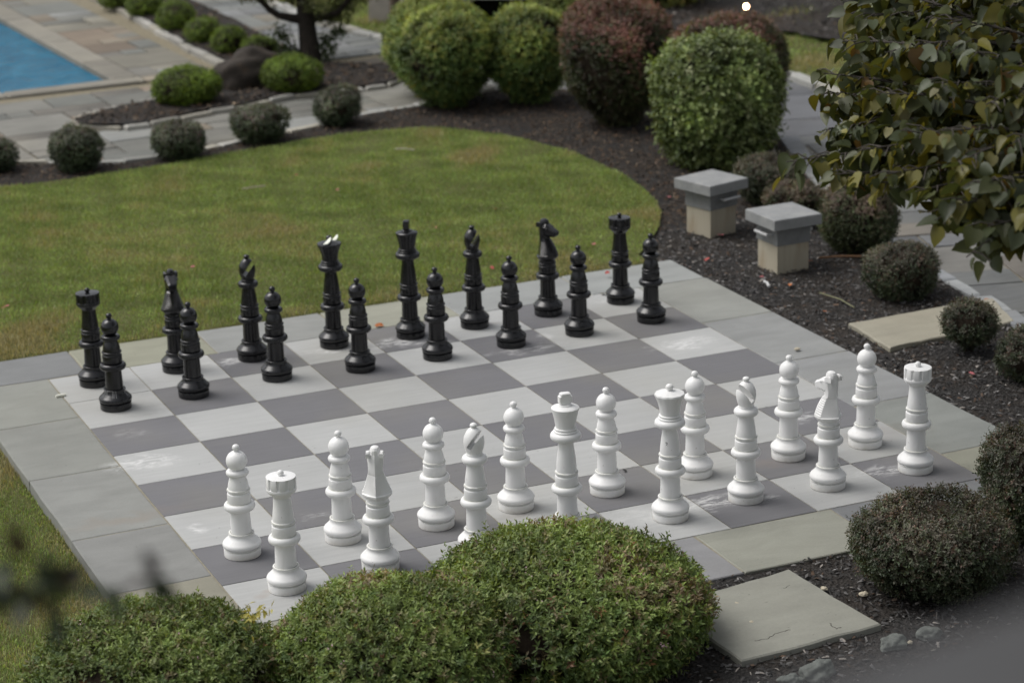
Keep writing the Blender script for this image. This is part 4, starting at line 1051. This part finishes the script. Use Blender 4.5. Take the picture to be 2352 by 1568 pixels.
# ------------------------------------------------------------------ garden tree behind the island bed
def make_tube(name, segs, mat, parent):
    m = MBuild()
    for pts, rad, sg in segs: m.add(*tube_data(pts, rad, sg))
    return m.build(name, mat, parent, None)
def leaf_cloud(name, parent, centers, radii, n, L, wd, pal, seed, mat, updown=-.2):
    rng = np.random.default_rng(seed); centers = np.array(centers); radii = np.array(radii)
    k = rng.choice(len(centers), n, p=radii ** 2 / (radii ** 2).sum())
    P = centers[k] + unit(rng.normal(size=(n, 3))) * (radii[k] * rng.random(n) ** .5)[:, None] * np.array([1, 1, .55])
    A = unit(rng.normal(size=(n, 3)) + np.array([0, 0, updown])); Nn = unit(rng.normal(0, .5, (n, 3)) + np.array([0, 0, 1]))
    V, F = leaf_mesh(P, A, Nn, L * rng.uniform(.7, 1.3, n), wd * rng.uniform(.8, 1.2, n))
    return npmesh(name, V, [F], mat, parent, np.repeat(pick(pal, n, rng, .2), 4, 0))
g = G(715, 142); D0 = PRJ(g)[2]
t = thing('tree', 'dark low branching tree in the island bed, trunk behind the olive ball', 'tree', (g[0], g[1], 0))
def loc(x, y, dd=0.0): return tuple(W(x, y, D0 + dd) - np.array([g[0], g[1], 0]))
make_tube('trunk', [([loc(716, 160), loc(712, 120), loc(706, 70), loc(702, 40), loc(700, 0), loc(704, -80), loc(715, -200)], [.115, .096, .082, .080, .078, .07, .045], 14)], MBARK, t)
make_tube('limb', [([loc(700, 46), loc(670, 42), loc(640, 36), loc(618, 22), loc(590, -8), loc(540, -60)], [.05, .042, .034, .03, .025, .015], 10)], MBARK, t)
make_tube('limb', [([loc(706, 44), loc(740, 42), loc(775, 30, -.1), loc(810, -10, -.2), loc(850, -60, -.2)], [.04, .034, .028, .02, .012], 10)], MBARK, t)
hz = [((.085, .10, .034), .5), ((.065, .082, .026), .3), ((.11, .115, .045), .2)]
cl = [loc(770, 22, .1), loc(745, 40, .0), loc(800, 0, .0), loc(720, 12, -.25), loc(690, -2, .2), loc(665, 0, .2), loc(610, -6, .1), loc(570, -10), loc(640, -60), loc(740, -90), loc(830, -50), loc(560, -80), loc(690, -160), loc(780, 45, .1)]
leaf_cloud('crown', t, cl, [.20, .13, .2, .13, .10, .10, .13, .14, .45, .5, .4, .4, .5, .12], 15000, .035, .017, hz, 5, ML_SMALL)
sg = [loc(648, 85), loc(655, 108), loc(670, 122), loc(640, 70), loc(750, 85), loc(760, 110), loc(745, 128), loc(775, 75), loc(738, 100)]
so_ = make_tube('sucker_shoots', [([loc(705, 140), loc(670, 105), loc(645, 62)], [.008, .006, .003], 6), ([loc(725, 142), loc(755, 100), loc(778, 68)], [.008, .006, .003], 6), ([loc(722, 142), loc(748, 118), loc(785, 100)], [.008, .006, .003], 6), ([loc(708, 140), loc(682, 110), loc(668, 70)], [.007, .005, .003], 6)], MTWIG, t)
leaf_cloud('sucker_leaves', so_, sg, [.10] * 9, 700, .045, .022, [((.045, .07, .025), .6), ((.06, .08, .03), .4)], 6, ML_SMALL)

def slim_tree(x, y, r, label, h=2.6, seed=1):
    g = G(x, y); t = thing('slim_tree', label, 'tree', (g[0], g[1], 0), 0, 'slim trees at the top edge')
    make_tube('trunk', [([(0, 0, -.05), (.01, 0, h * .3), (-.02, .02, h * .65), (.02, 0, h)], [r, r * .85, r * .7, r * .35], 10)], mat_simple('grey_brown_bark', (.11, .085, .065), .9, .2, 20, .3, .5), t)
    leaf_cloud('crown', t, [(0, 0, h), (.3, .1, h - .3), (-.3, -.1, h - .25), (.05, .3, h + .3)], [.5, .4, .4, .4], 1500, .05, .025, PAL['euonymus'], seed, ML_SMALL)
slim_tree(908, 62, .055, 'slim brown trunk in front of the white block left of the big shrubs', 2.6, 1)
slim_tree(1303, 62, .06, 'slim trunk at the right end of the pale slab bench', 2.8, 2)
slim_tree(1338, 58, .05, 'slim trunk between the pale slab bench and the red shrub', 2.7, 3)
# white block and slab bench
g = G(900, 62); MWHITE = mat_simple('white_render', (.50, .46, .42), .8, .3, 8, .12, .1)
m = MBuild(); m.box(-.12, .22, .05, .35, -.02, .62, None, None, .01)
t = thing('planter', 'white square planter block partly hidden behind the yellow green shrub', 'planter', (g[0] - .02, g[1] + .25, 0), math.radians(-25)); m.build('body', MWHITE, t)
m = MBuild(); m.box(-.14, .24, .03, .37, .62, .66, None, None, .01); m.build('rim', MWHITE, t)
g = G(1190, 78); t = thing('slab_bench', 'pale slab bench with dark space beneath, above the gap in the green shrubs', 'bench', (g[0] + .1, g[1] + .2, 0), math.radians(-30))
m = MBuild(); m.box(-.62, .62, -.22, .30, .33, .39, None, None, .008); m.build('seat', mat_simple('pale_slab', (.40, .40, .38), .7, .3), t)
m = MBuild(); m.box(-.52, -.44, -.18, .26, -.02, .33, None, None, .004); m.build('leg', mat_simple('pale_leg', (.40, .41, .42), .7, .3), t)
m = MBuild(); m.box(.44, .52, -.18, .26, -.02, .33, None, None, .004); m.build('leg', mat_simple('pale_leg', (.40, .41, .42), .7, .3), t)
m = MBuild(); m.box(-.44, .44, .0, .03, -.02, .33, None, None, .002); m.build('dark_space_panel', mat_simple('dark_space_black', (.006, .006, .006), .9, .1), t)  # black sheet added to stand for the shaded space beneath the seat

# spotlight in the far bed
g = G(1716, 48); t = thing('spotlight', 'lit garden spotlight behind the tall dark shrub', 'lamp', (g[0], g[1], .03), 0)
hd = np.array(CAM_LOC) - np.array([g[0], g[1], .12]); hd /= np.linalg.norm(hd); hd = unit(hd + np.array([-.25, .1, .25]))
p0 = np.array([0, 0, .10]); 
make_tube('stake', [([(0, 0, -.1), (0, 0, .10)], [.012, .012], 8)], MBARK, t)
m = MBuild(); m.add(*tube_data([p0 - hd * .06, p0 - hd * .02, p0 + hd * .036], [.014, .023, .026], 20)); m.build('housing', mat_simple('dark_metal', (.02, .02, .02), .5, .5), t, 30)
k = N('lit_lens'); k.set((1, .9, .8), .3); k.b.inputs['Emission Color'].default_value = (1, .86, .66, 1); k.b.inputs['Emission Strength'].default_value = 9
m = MBuild(); m.add(*tube_data([p0 + hd * .037, p0 + hd * .040], [.0235, .022], 24)); m.build('lens', k.m, t, 30)
pl = bpy.data.lights.new('spotlight_glow', 'POINT'); pl.energy = 4.0; pl.color = (1, .55, .22); pl.shadow_soft_size = .03
po = bpy.data.objects.new('spotlight_glow', pl); COL.objects.link(po); po.parent = t; po.location = tuple(p0 + hd * .09)

# ------------------------------------------------------------------ overhanging tree at the right (heart shaped leaves)
TB = W(2760, 300, 9.0); TB = np.array([TB[0], TB[1], 0.0])
t = thing('heart_leaf_tree', 'leafy tree with drooping heart shaped leaves hanging in from the upper right', 'tree', tuple(TB))
def rel(p): return np.asarray(p) - TB
trunk_pts = [(0, 0, -.1), (.02, .02, .8), (-.04, .0, 1.6), (-.08, .05, 2.4), (-.02, .1, 3.2), (.05, .05, 4.0)]
trunk_r = [.10, .085, .075, .06, .045, .02]
make_tube('trunk', [(trunk_pts, trunk_r, 14)], MBARK, t)
def trunk_at(z): return np.array([np.interp(z, [p[2] for p in trunk_pts], [p[i] for p in trunk_pts]) for i in range(3)])
tips = [(1778, 372, 8.7), (1860, 300, 8.9), (1868, 215, 9.1), (1862, 168, 9.2), (1900, 95, 9.4), (1925, 40, 9.5), (1950, 345, 8.6), (1890, 400, 8.6), (2010, 400, 8.4), (2075, 440, 8.3), (2120, 505, 8.2), (2215, 590, 8.1), (2265, 520, 8.0), (2330, 470, 7.9), (2200, 470, 8.1), (1985, 215, 8.8), (2010, 120, 8.9), (2050, 300, 8.5), (2100, 40, 9.0), (2120, 190, 8.5), (2160, 300, 8.3),
        (2180, 380, 8.2), (2230, 120, 8.5), (2260, 240, 8.3), (2300, 20, 8.8), (2320, 330, 8.1), (2340, 160, 8.3), (1960, -30, 9.6), (2100, -90, 9.4), (2250, -120, 9.2), (2400, -60, 9), (2420, 250, 8.4), (2430, 420, 8.1), (2080, -260, 9.8), (2300, -330, 9.8), (2520, -260, 9.6), (2600, 40, 9.3), (2900, -60, 9.6), (3000, 200, 9.4), (2850, -300, 9.8), (2620, -420, 9.9), (3050, 350, 9.0), (2240, 420, 8.0), (2140, 120, 9.2), (2200, 200, 9.3), (2260, 60, 9.4), (2320, 250, 9.2), (2060, 180, 9.5), (2180, -10, 9.6), (2330, 100, 9.5), (2030, 20, 10), (2110, 110, 10.2), (2200, 60, 10.3), (2290, 150, 10), (2340, 30, 10.3), (2250, 280, 9.8), (2150, 250, 9.9), (2080, 350, 9.2), (2320, 380, 9.2), (2230, 350, 9.3), (2120, 400, 8.9), (1990, 280, 9.2), (1960, 100, 9.9), (1990, 420, 8.5), (2280, 440, 8.4), (2160, 10, 10.2), (2060, 90, 9.8), (2330, 200, 10.1)]
rng = np.random.default_rng(21); segs = []; LP, LA, LN = [], [], []; dens = []
for (vx, vy, d) in tips:
    tip = rel(W(vx + (28 if vx < 2150 else 5), vy, d)); L = np.linalg.norm(tip[:2]); z0 = min(max(tip[2] - .25 * L + rng.uniform(-.25, .1), .7), 3.4); a = trunk_at(z0)
    mid = (a + tip) / 2 + np.array([0, 0, .16 * L + rng.uniform(-.05, .05)]) + rng.normal(0, .05, 3)
    pts = [((1 - s) ** 2) * a + 2 * s * (1 - s) * mid + s * s * tip for s in np.linspace(0, 1, 9)]
    segs.append((pts, list(np.linspace(.009 + .003 * L, .0022, 9)), 7))
    dirs = unit(np.array(pts[-1]) - np.array(pts[-3]))
    arcs = np.linspace(.25, .97, int((8 + L * 12) * (1.0 if vy < 425 else .65)))
    for s in arcs:
        base = ((1 - s) ** 2) * a + 2 * s * (1 - s) * mid + s * s * tip
        tan_ = unit(2 * (1 - s) * (mid - a) + 2 * s * (tip - mid))
        sd_ = unit(np.cross(tan_, [0, 0, 1]) * rng.choice([-1, 1]) + tan_ * rng.uniform(.4, 1.2) + np.array([0, 0, rng.uniform(-.35, .25)]))
        tl = rng.uniform(.10, .24) * (1.2 - .75 * s); n = max(3, int(tl / .030))
        end = base + sd_ * tl + np.array([0, 0, -.10 * tl]); segs.append(([base, (base + end) / 2 + np.array([0, 0, .012]), end], [.0035, .0028, .0018], 5))
        for k in range(n + 1):
            f = (k + .6) / (n + .6); p = base + (end - base) * min(f, 1)
            lat = unit(np.cross(sd_, [0, 0, 1])) * (1 if k % 2 else -1)
            pet = lat * .022 + np.array([0, 0, -.006]); q = p + pet
            A = unit(lat * rng.uniform(.25, .8) + sd_ * rng.uniform(.0, .6) + np.array([0, 0, -rng.uniform(.2, 1.2)]) + rng.normal(0, .30, 3))
            nn = unit(np.array([0, 0, .9]) + lat * .6 + rng.normal(0, .55, 3) + unit(tip) * .35)
            LP.append(q); LA.append(A); LN.append(nn)
make_tube('branches', segs, mat_simple('grey_twig', (.06, .052, .045), .8, .3, 30, .3, .2), t)
LP, LA, LN = np.array(LP), np.array(LA), np.array(LN)
ni = 3200                                                            # the dense inside of the crown, towards its trunk
for cx, cy, cd, rad, frac in ((2440, 120, 9.7, .62, .5), (2230, 60, 10.2, .42, .22), (2400, 330, 9.2, .42, .28), (2160, 190, 9.3, .34, .16), (2085, 90, 9.7, .30, .11), (2120, 320, 9.0, .28, .12), (2260, 410, 8.7, .26, .10), (2010, 230, 9.2, .20, .05), (2000, 350, 8.9, .18, .05), (2330, 480, 8.3, .2, .06)):
    k = int(ni * frac); q = rel(W(cx, cy, cd)) + unit(rng.normal(size=(k, 3))) * (rad * rng.random((k, 1)) ** .45) * np.array([1, 1, .75])
    LP = np.concatenate([LP, q]); LA = np.concatenate([LA, unit(rng.normal(size=(k, 3)) + np.array([0, 0, -.8]))]); LN = np.concatenate([LN, unit(rng.normal(0, .6, (k, 3)) + np.array([0, 0, .9]))])
n = len(LP)
pal = [((.066, .076, .025), .30), ((.046, .058, .024), .24), ((.128, .118, .022), .30), ((.120, .070, .018), .03), ((.090, .108, .060), .13)]
LA = unit(LA + .25 * np.cross(LA, LN) * rng.normal(0, 1, (n, 1)))
V, F = heart_mesh(LP, LA, LN, .061 * rng.uniform(.6, 1.3, n), rng.uniform(.2, 1.0, n))
npmesh('leaves', V, [F], ML_GLOSS, t, np.repeat(pick(pal, n, rng, .2), 14, 0), True)
cr = rng.normal(size=(46, 3)) * np.array([1.5, 1.6, .45]) + np.array([1.3, 1.6, 4.3]); cr = cr[cr[:, 2] > 3.45]
leaf_cloud('unseen_shade_crown', t, cr, [.55] * len(cr), 9000, .13, .10, pal, 77, ML_GLOSS)  # extra foliage added out of view to shade the right side
for q in cr[::3]: pass
print('redbud leaves', n)

# ------------------------------------------------------------------ small tree left of the balcony (its twig hangs in, far out of focus) and the balcony wall
TW = W(-700, 1750, 3.2); tb = np.array([TW[0], TW[1], 0.0])
t = thing('young_tree', 'small dark leaved tree by the balcony, a blurred twig hanging in at the lower left', 'tree', tuple(tb))
r2 = lambda x, y, d: W(x, y, d) - tb
top = np.array([0, 0, TW[2]])
sg = [([(0, 0, -.1), (.01, .02, 1.5), top * .98], [.03, .024, .014], 10)]
br = [top, r2(-500, 1480, 3.1), r2(-150, 1390, 3.05), r2(60, 1350, 3.0), r2(190, 1372, 3.0)]
sg += [(br, [.010, .007, .005, .003, .002], 7), ([br[2], r2(150, 1372, 3.0), r2(345, 1330, 3.0)], [.0025, .0016, .001], 5), ([top, top + np.array([-.3, .1, .35])], [.012, .005], 7), ([top, top + np.array([.0, -.35, .3])], [.012, .005], 7), ([br[1], r2(-200, 1250, 3.1), r2(40, 1250, 3.05)], [.005, .003, .001], 6)]
make_tube('trunk', sg[:1], MBARK, t); make_tube('branches', sg[1:], MTWIG, t)
spots = [(60, 1285), (110, 1330), (150, 1298), (100, 1380), (35, 1330), (172, 1366), (120, 1400), (150, 1385), (60, 1370), (70, 1340), (255, 1352), (285, 1362), (335, 1322), (352, 1330), (275, 1345), (80, 1322), (-40, 1320), (-90, 1350), (-30, 1370), (85, 1312), (135, 1350), (60, 1300), (20, 1350), (45, 1300), (95, 1345), (130, 1318), (65, 1372), (105, 1362), (150, 1340), (0, 1330), (15, 1290)]
P = [r2(x, y, 2.75 + random.uniform(-.08, .08)) for x, y in spots] + [top + np.array([random.uniform(-.45, .25), random.uniform(-.45, .3), random.uniform(0, .5)]) for _ in range(90)]
P = np.array(P); n = len(P); rr = np.random.default_rng(4)
V, F = leaf_mesh(P, unit(rr.normal(size=(n, 3)) + np.array([.3, 0, -.5])), unit(rr.normal(0, .5, (n, 3)) + np.array([0, 0, 1])), .050 * rr.uniform(.8, 1.2, n), .028 * rr.uniform(.8, 1.2, n))
npmesh('leaves', V, [F], ML_SMALL, t, np.repeat(pick([((.018, .028, .012), .6), ((.03, .02, .018), .4)], n, rr, .2), 4, 0))
a = G(1810, 1568, 3.68)[:2]; b = G(2352, 1372, 3.68)[:2]; u = unit(b - a); nrm = np.array([-u[1], u[0]])
if np.dot(nrm, CAM_LOC[:2] - a) < 0: nrm = -nrm
t = thing('balcony_wall', 'grey balcony wall close to the camera, a blur at the lower right corner', 'wall', (a[0], a[1], 0), math.atan2(u[1], u[0]))
sgn = 1 if np.dot(nrm, np.array([-u[1], u[0]])) > 0 else -1
def yy(p, q): return (min(sgn * p, sgn * q), max(sgn * p, sgn * q))
MGREY = mat_simple('grey_coping', (.066, .066, .067), .8, .2, 8, .06, .1)
m = MBuild(); m.box(-1.6, 3.0, *yy(0, .16), 3.63, 3.68, None, None, .006); m.build('coping', MGREY, t)
m = MBuild(); m.box(-1.58, 2.98, *yy(.02, .14), -.1, 3.63); m.build('wall', mat_simple('balcony_render', (.25, .25, .24), .85, .2), t)

# ------------------------------------------------------------------ grass
def grass(name, poly, n, hmin, hmax, seed, box, wd=.0038, dry=None):
    rng = np.random.default_rng(seed)
    P = np.stack([rng.uniform(box[0], box[1], n), rng.uniform(box[2], box[3], n)], 1)
    ins = in_poly(P, poly)
    P = P[ins]; inside_b = (P[:, 0] > BX0 + .012) & (P[:, 0] < BX1 - .03) & (P[:, 1] > BY0 - .02) & (P[:, 1] < BY1 + .006); P = P[~inside_b]
    pn = sinoise(P, 2.2, seed + 1, 8); pf = sinoise(P, 7, seed + 2, 8); pl = sinoise(P, 16, seed + 9, 8)
    edge = np.exp(-np.maximum(P[:, 1] - BY1, 0) / (.30 + .14 * np.clip(pf, -1, 2))) * (P[:, 0] > BX0 - .3) * (P[:, 1] > BY1 - .2) + np.exp(-np.maximum(BX0 - P[:, 0], 0) / .16) * (P[:, 1] < BY1)
    dryness = .42 * pn + .34 * pf + .20 * pl + 1.0 * edge + .02 + rng.normal(0, .35, len(P))
    thin = rng.random(len(P)) < np.clip(.25 * edge + .12 * (dryness > .9), 0, .6)
    P = P[~thin]; dryness = dryness[~thin]; pf = pf[~thin]; n = len(P)
    z = np.array([z_lawn(x, y) for x, y in P]) if box[0] < 5 and name == 'grass' and poly is lawn_poly else np.zeros(n)
    ang = rng.uniform(0, 2 * PI, n) + pf; lean = rng.uniform(.15, 1.0, n); h = rng.uniform(hmin, hmax, n) * (1 + .18 * pf)
    B = np.stack([P[:, 0], P[:, 1], z - .002], 1); d = np.stack([np.cos(ang), np.sin(ang), 0 * ang], 1); s = np.stack([-np.sin(ang), np.cos(ang), 0 * ang], 1)
    w2 = (wd * rng.uniform(.7, 1.3, n) / 2)[:, None]; h = h[:, None]; lean = lean[:, None]; up = np.array([0, 0, 1.0])
    mid = B + up * h * .55 * (1 - .25 * lean) + d * h * .22 * lean
    v = np.stack([B - s * w2, B + s * w2, mid + s * w2 * .8, mid - s * w2 * .8, mid + up * h * .40 * (1 - .7 * lean) + d * h * .45 * lean], 1).reshape(-1, 3)
    b = (np.arange(n) * 5)[:, None]
    green = pick([((.205, .296, .082), .5), ((.255, .328, .120), .3), ((.165, .264, .068), .2)], n, rng, .30)
    straw = pick([((.38, .33, .19), .5), ((.30, .27, .14), .3), ((.25, .25, .11), .2)], n, rng, .2)
    f = np.clip((dryness - .35) / .75, 0, 1)[:, None]; f = np.where(rng.random((n, 1)) < .10, np.maximum(f, .7), f)
    green = green * np.exp(.13 * pl[~thin] + .10 * pn[~thin])[:, None]; col = green * (1 - f) + straw * f
    o = npmesh(name, v, [b + [0, 1, 2, 3], b + [3, 2, 4]], ML_GRASS, None, np.repeat(col, 5, 0)); o['kind'] = 'stuff'
    tag(o, 'short patchy lawn grass, green with dry straw patches, beside and behind the board' if poly is lawn_poly else 'distant lawn grass beyond the path at the top of the picture', 'grass'); return o
grass('grass', lawn_poly, 1350000, .020, .044, 31, (-3.4, 5.0, -5.2, 5.0), .0032)
grass('grass', far_lawn_poly, 160000, .03, .06, 41, (4.2, 14.0, 2.0, 13.5), .007)

# ------------------------------------------------------------------ bark chips on the beds
def chips(polys, n, box, seed, zf, label, pal, excl=None, smin=.010, smax=.034):
    rng = np.random.default_rng(seed); P = np.stack([rng.uniform(box[0], box[1], n), rng.uniform(box[2], box[3], n)], 1)
    k = in_poly(P, polys); 
    if excl is not None: k &= ~in_poly(P, excl)
    k &= ~((P[:, 0] > BX0 - .0) & (P[:, 0] < BX1 + .0) & (P[:, 1] > BY0) & (P[:, 1] < BY1))
    for sp in SLABS: k &= ~in_poly(P, sp)
    P = P[k]; n = len(P)
    z = np.array([zf(x, y) for x, y in P])
    L = rng.uniform(smin, smax, n); Wd = L * rng.uniform(.2, .55, n)
    A = unit(np.stack([rng.normal(size=n), rng.normal(size=n), rng.normal(0, .28, n)], 1)); Nn = unit(np.stack([rng.normal(0, .4, n), rng.normal(0, .4, n), np.ones(n)], 1))
    s = unit(np.cross(A, Nn)); c = np.stack([P[:, 0], P[:, 1], z + rng.uniform(.001, .014, n)], 1); th = (.0035 * np.cross(s, A))
    L = L[:, None] / 2; Wd = Wd[:, None] / 2
    v = np.stack([c - A * L - s * Wd * .7, c + A * L - s * Wd, c + A * L * .9 + s * Wd, c - A * L + s * Wd * .8, c + A * L * .1 + th * 1.5], 1).reshape(-1, 3)
    b = (np.arange(n) * 5)[:, None]
    F = np.concatenate([b + [0, 1, 4], b + [1, 2, 4], b + [2, 3, 4], b + [3, 0, 4]], 0)
    o = npmesh('mulch_chips', v, [F], MCHIP, None, np.repeat(np.where((P[:, 1:2] > 1.6 + .3 * sinoise(P, 2, 3)[:, None]) & (zf is z_mulch), pick(brown, n, rng, .35), pick(pal, n, rng, .35)), 5, 0)); o['kind'] = 'stuff'; tag(o, label, 'mulch')
dark = [((.030, .029, .028), .42), ((.064, .061, .060), .30), ((.120, .116, .113), .16), ((.075, .050, .035), .08), ((.22, .20, .18), .04)]
brown = [((.028, .021, .016), .5), ((.05, .036, .026), .3), ((.09, .055, .03), .14), ((.16, .12, .08), .06)]
chips(mulch_poly, 130000, (-1.5, 6.9, -5.6, 6.4), 51, z_mulch, 'dark bark mulch chips on the beds round the board and lawn', dark, lawn_poly)
chips(island, 16000, (1.5, 5.0, 6.2, 13), 52, lambda x, y: .014, 'brown bark chips on the island bed by the pool deck', brown, None, .02, .05)
chips(far_bed, 22000, (6, 14, 3, 14), 53, lambda x, y: .04, 'dark mulch chips on the far bed round the spotlight', dark, None, .02, .05)
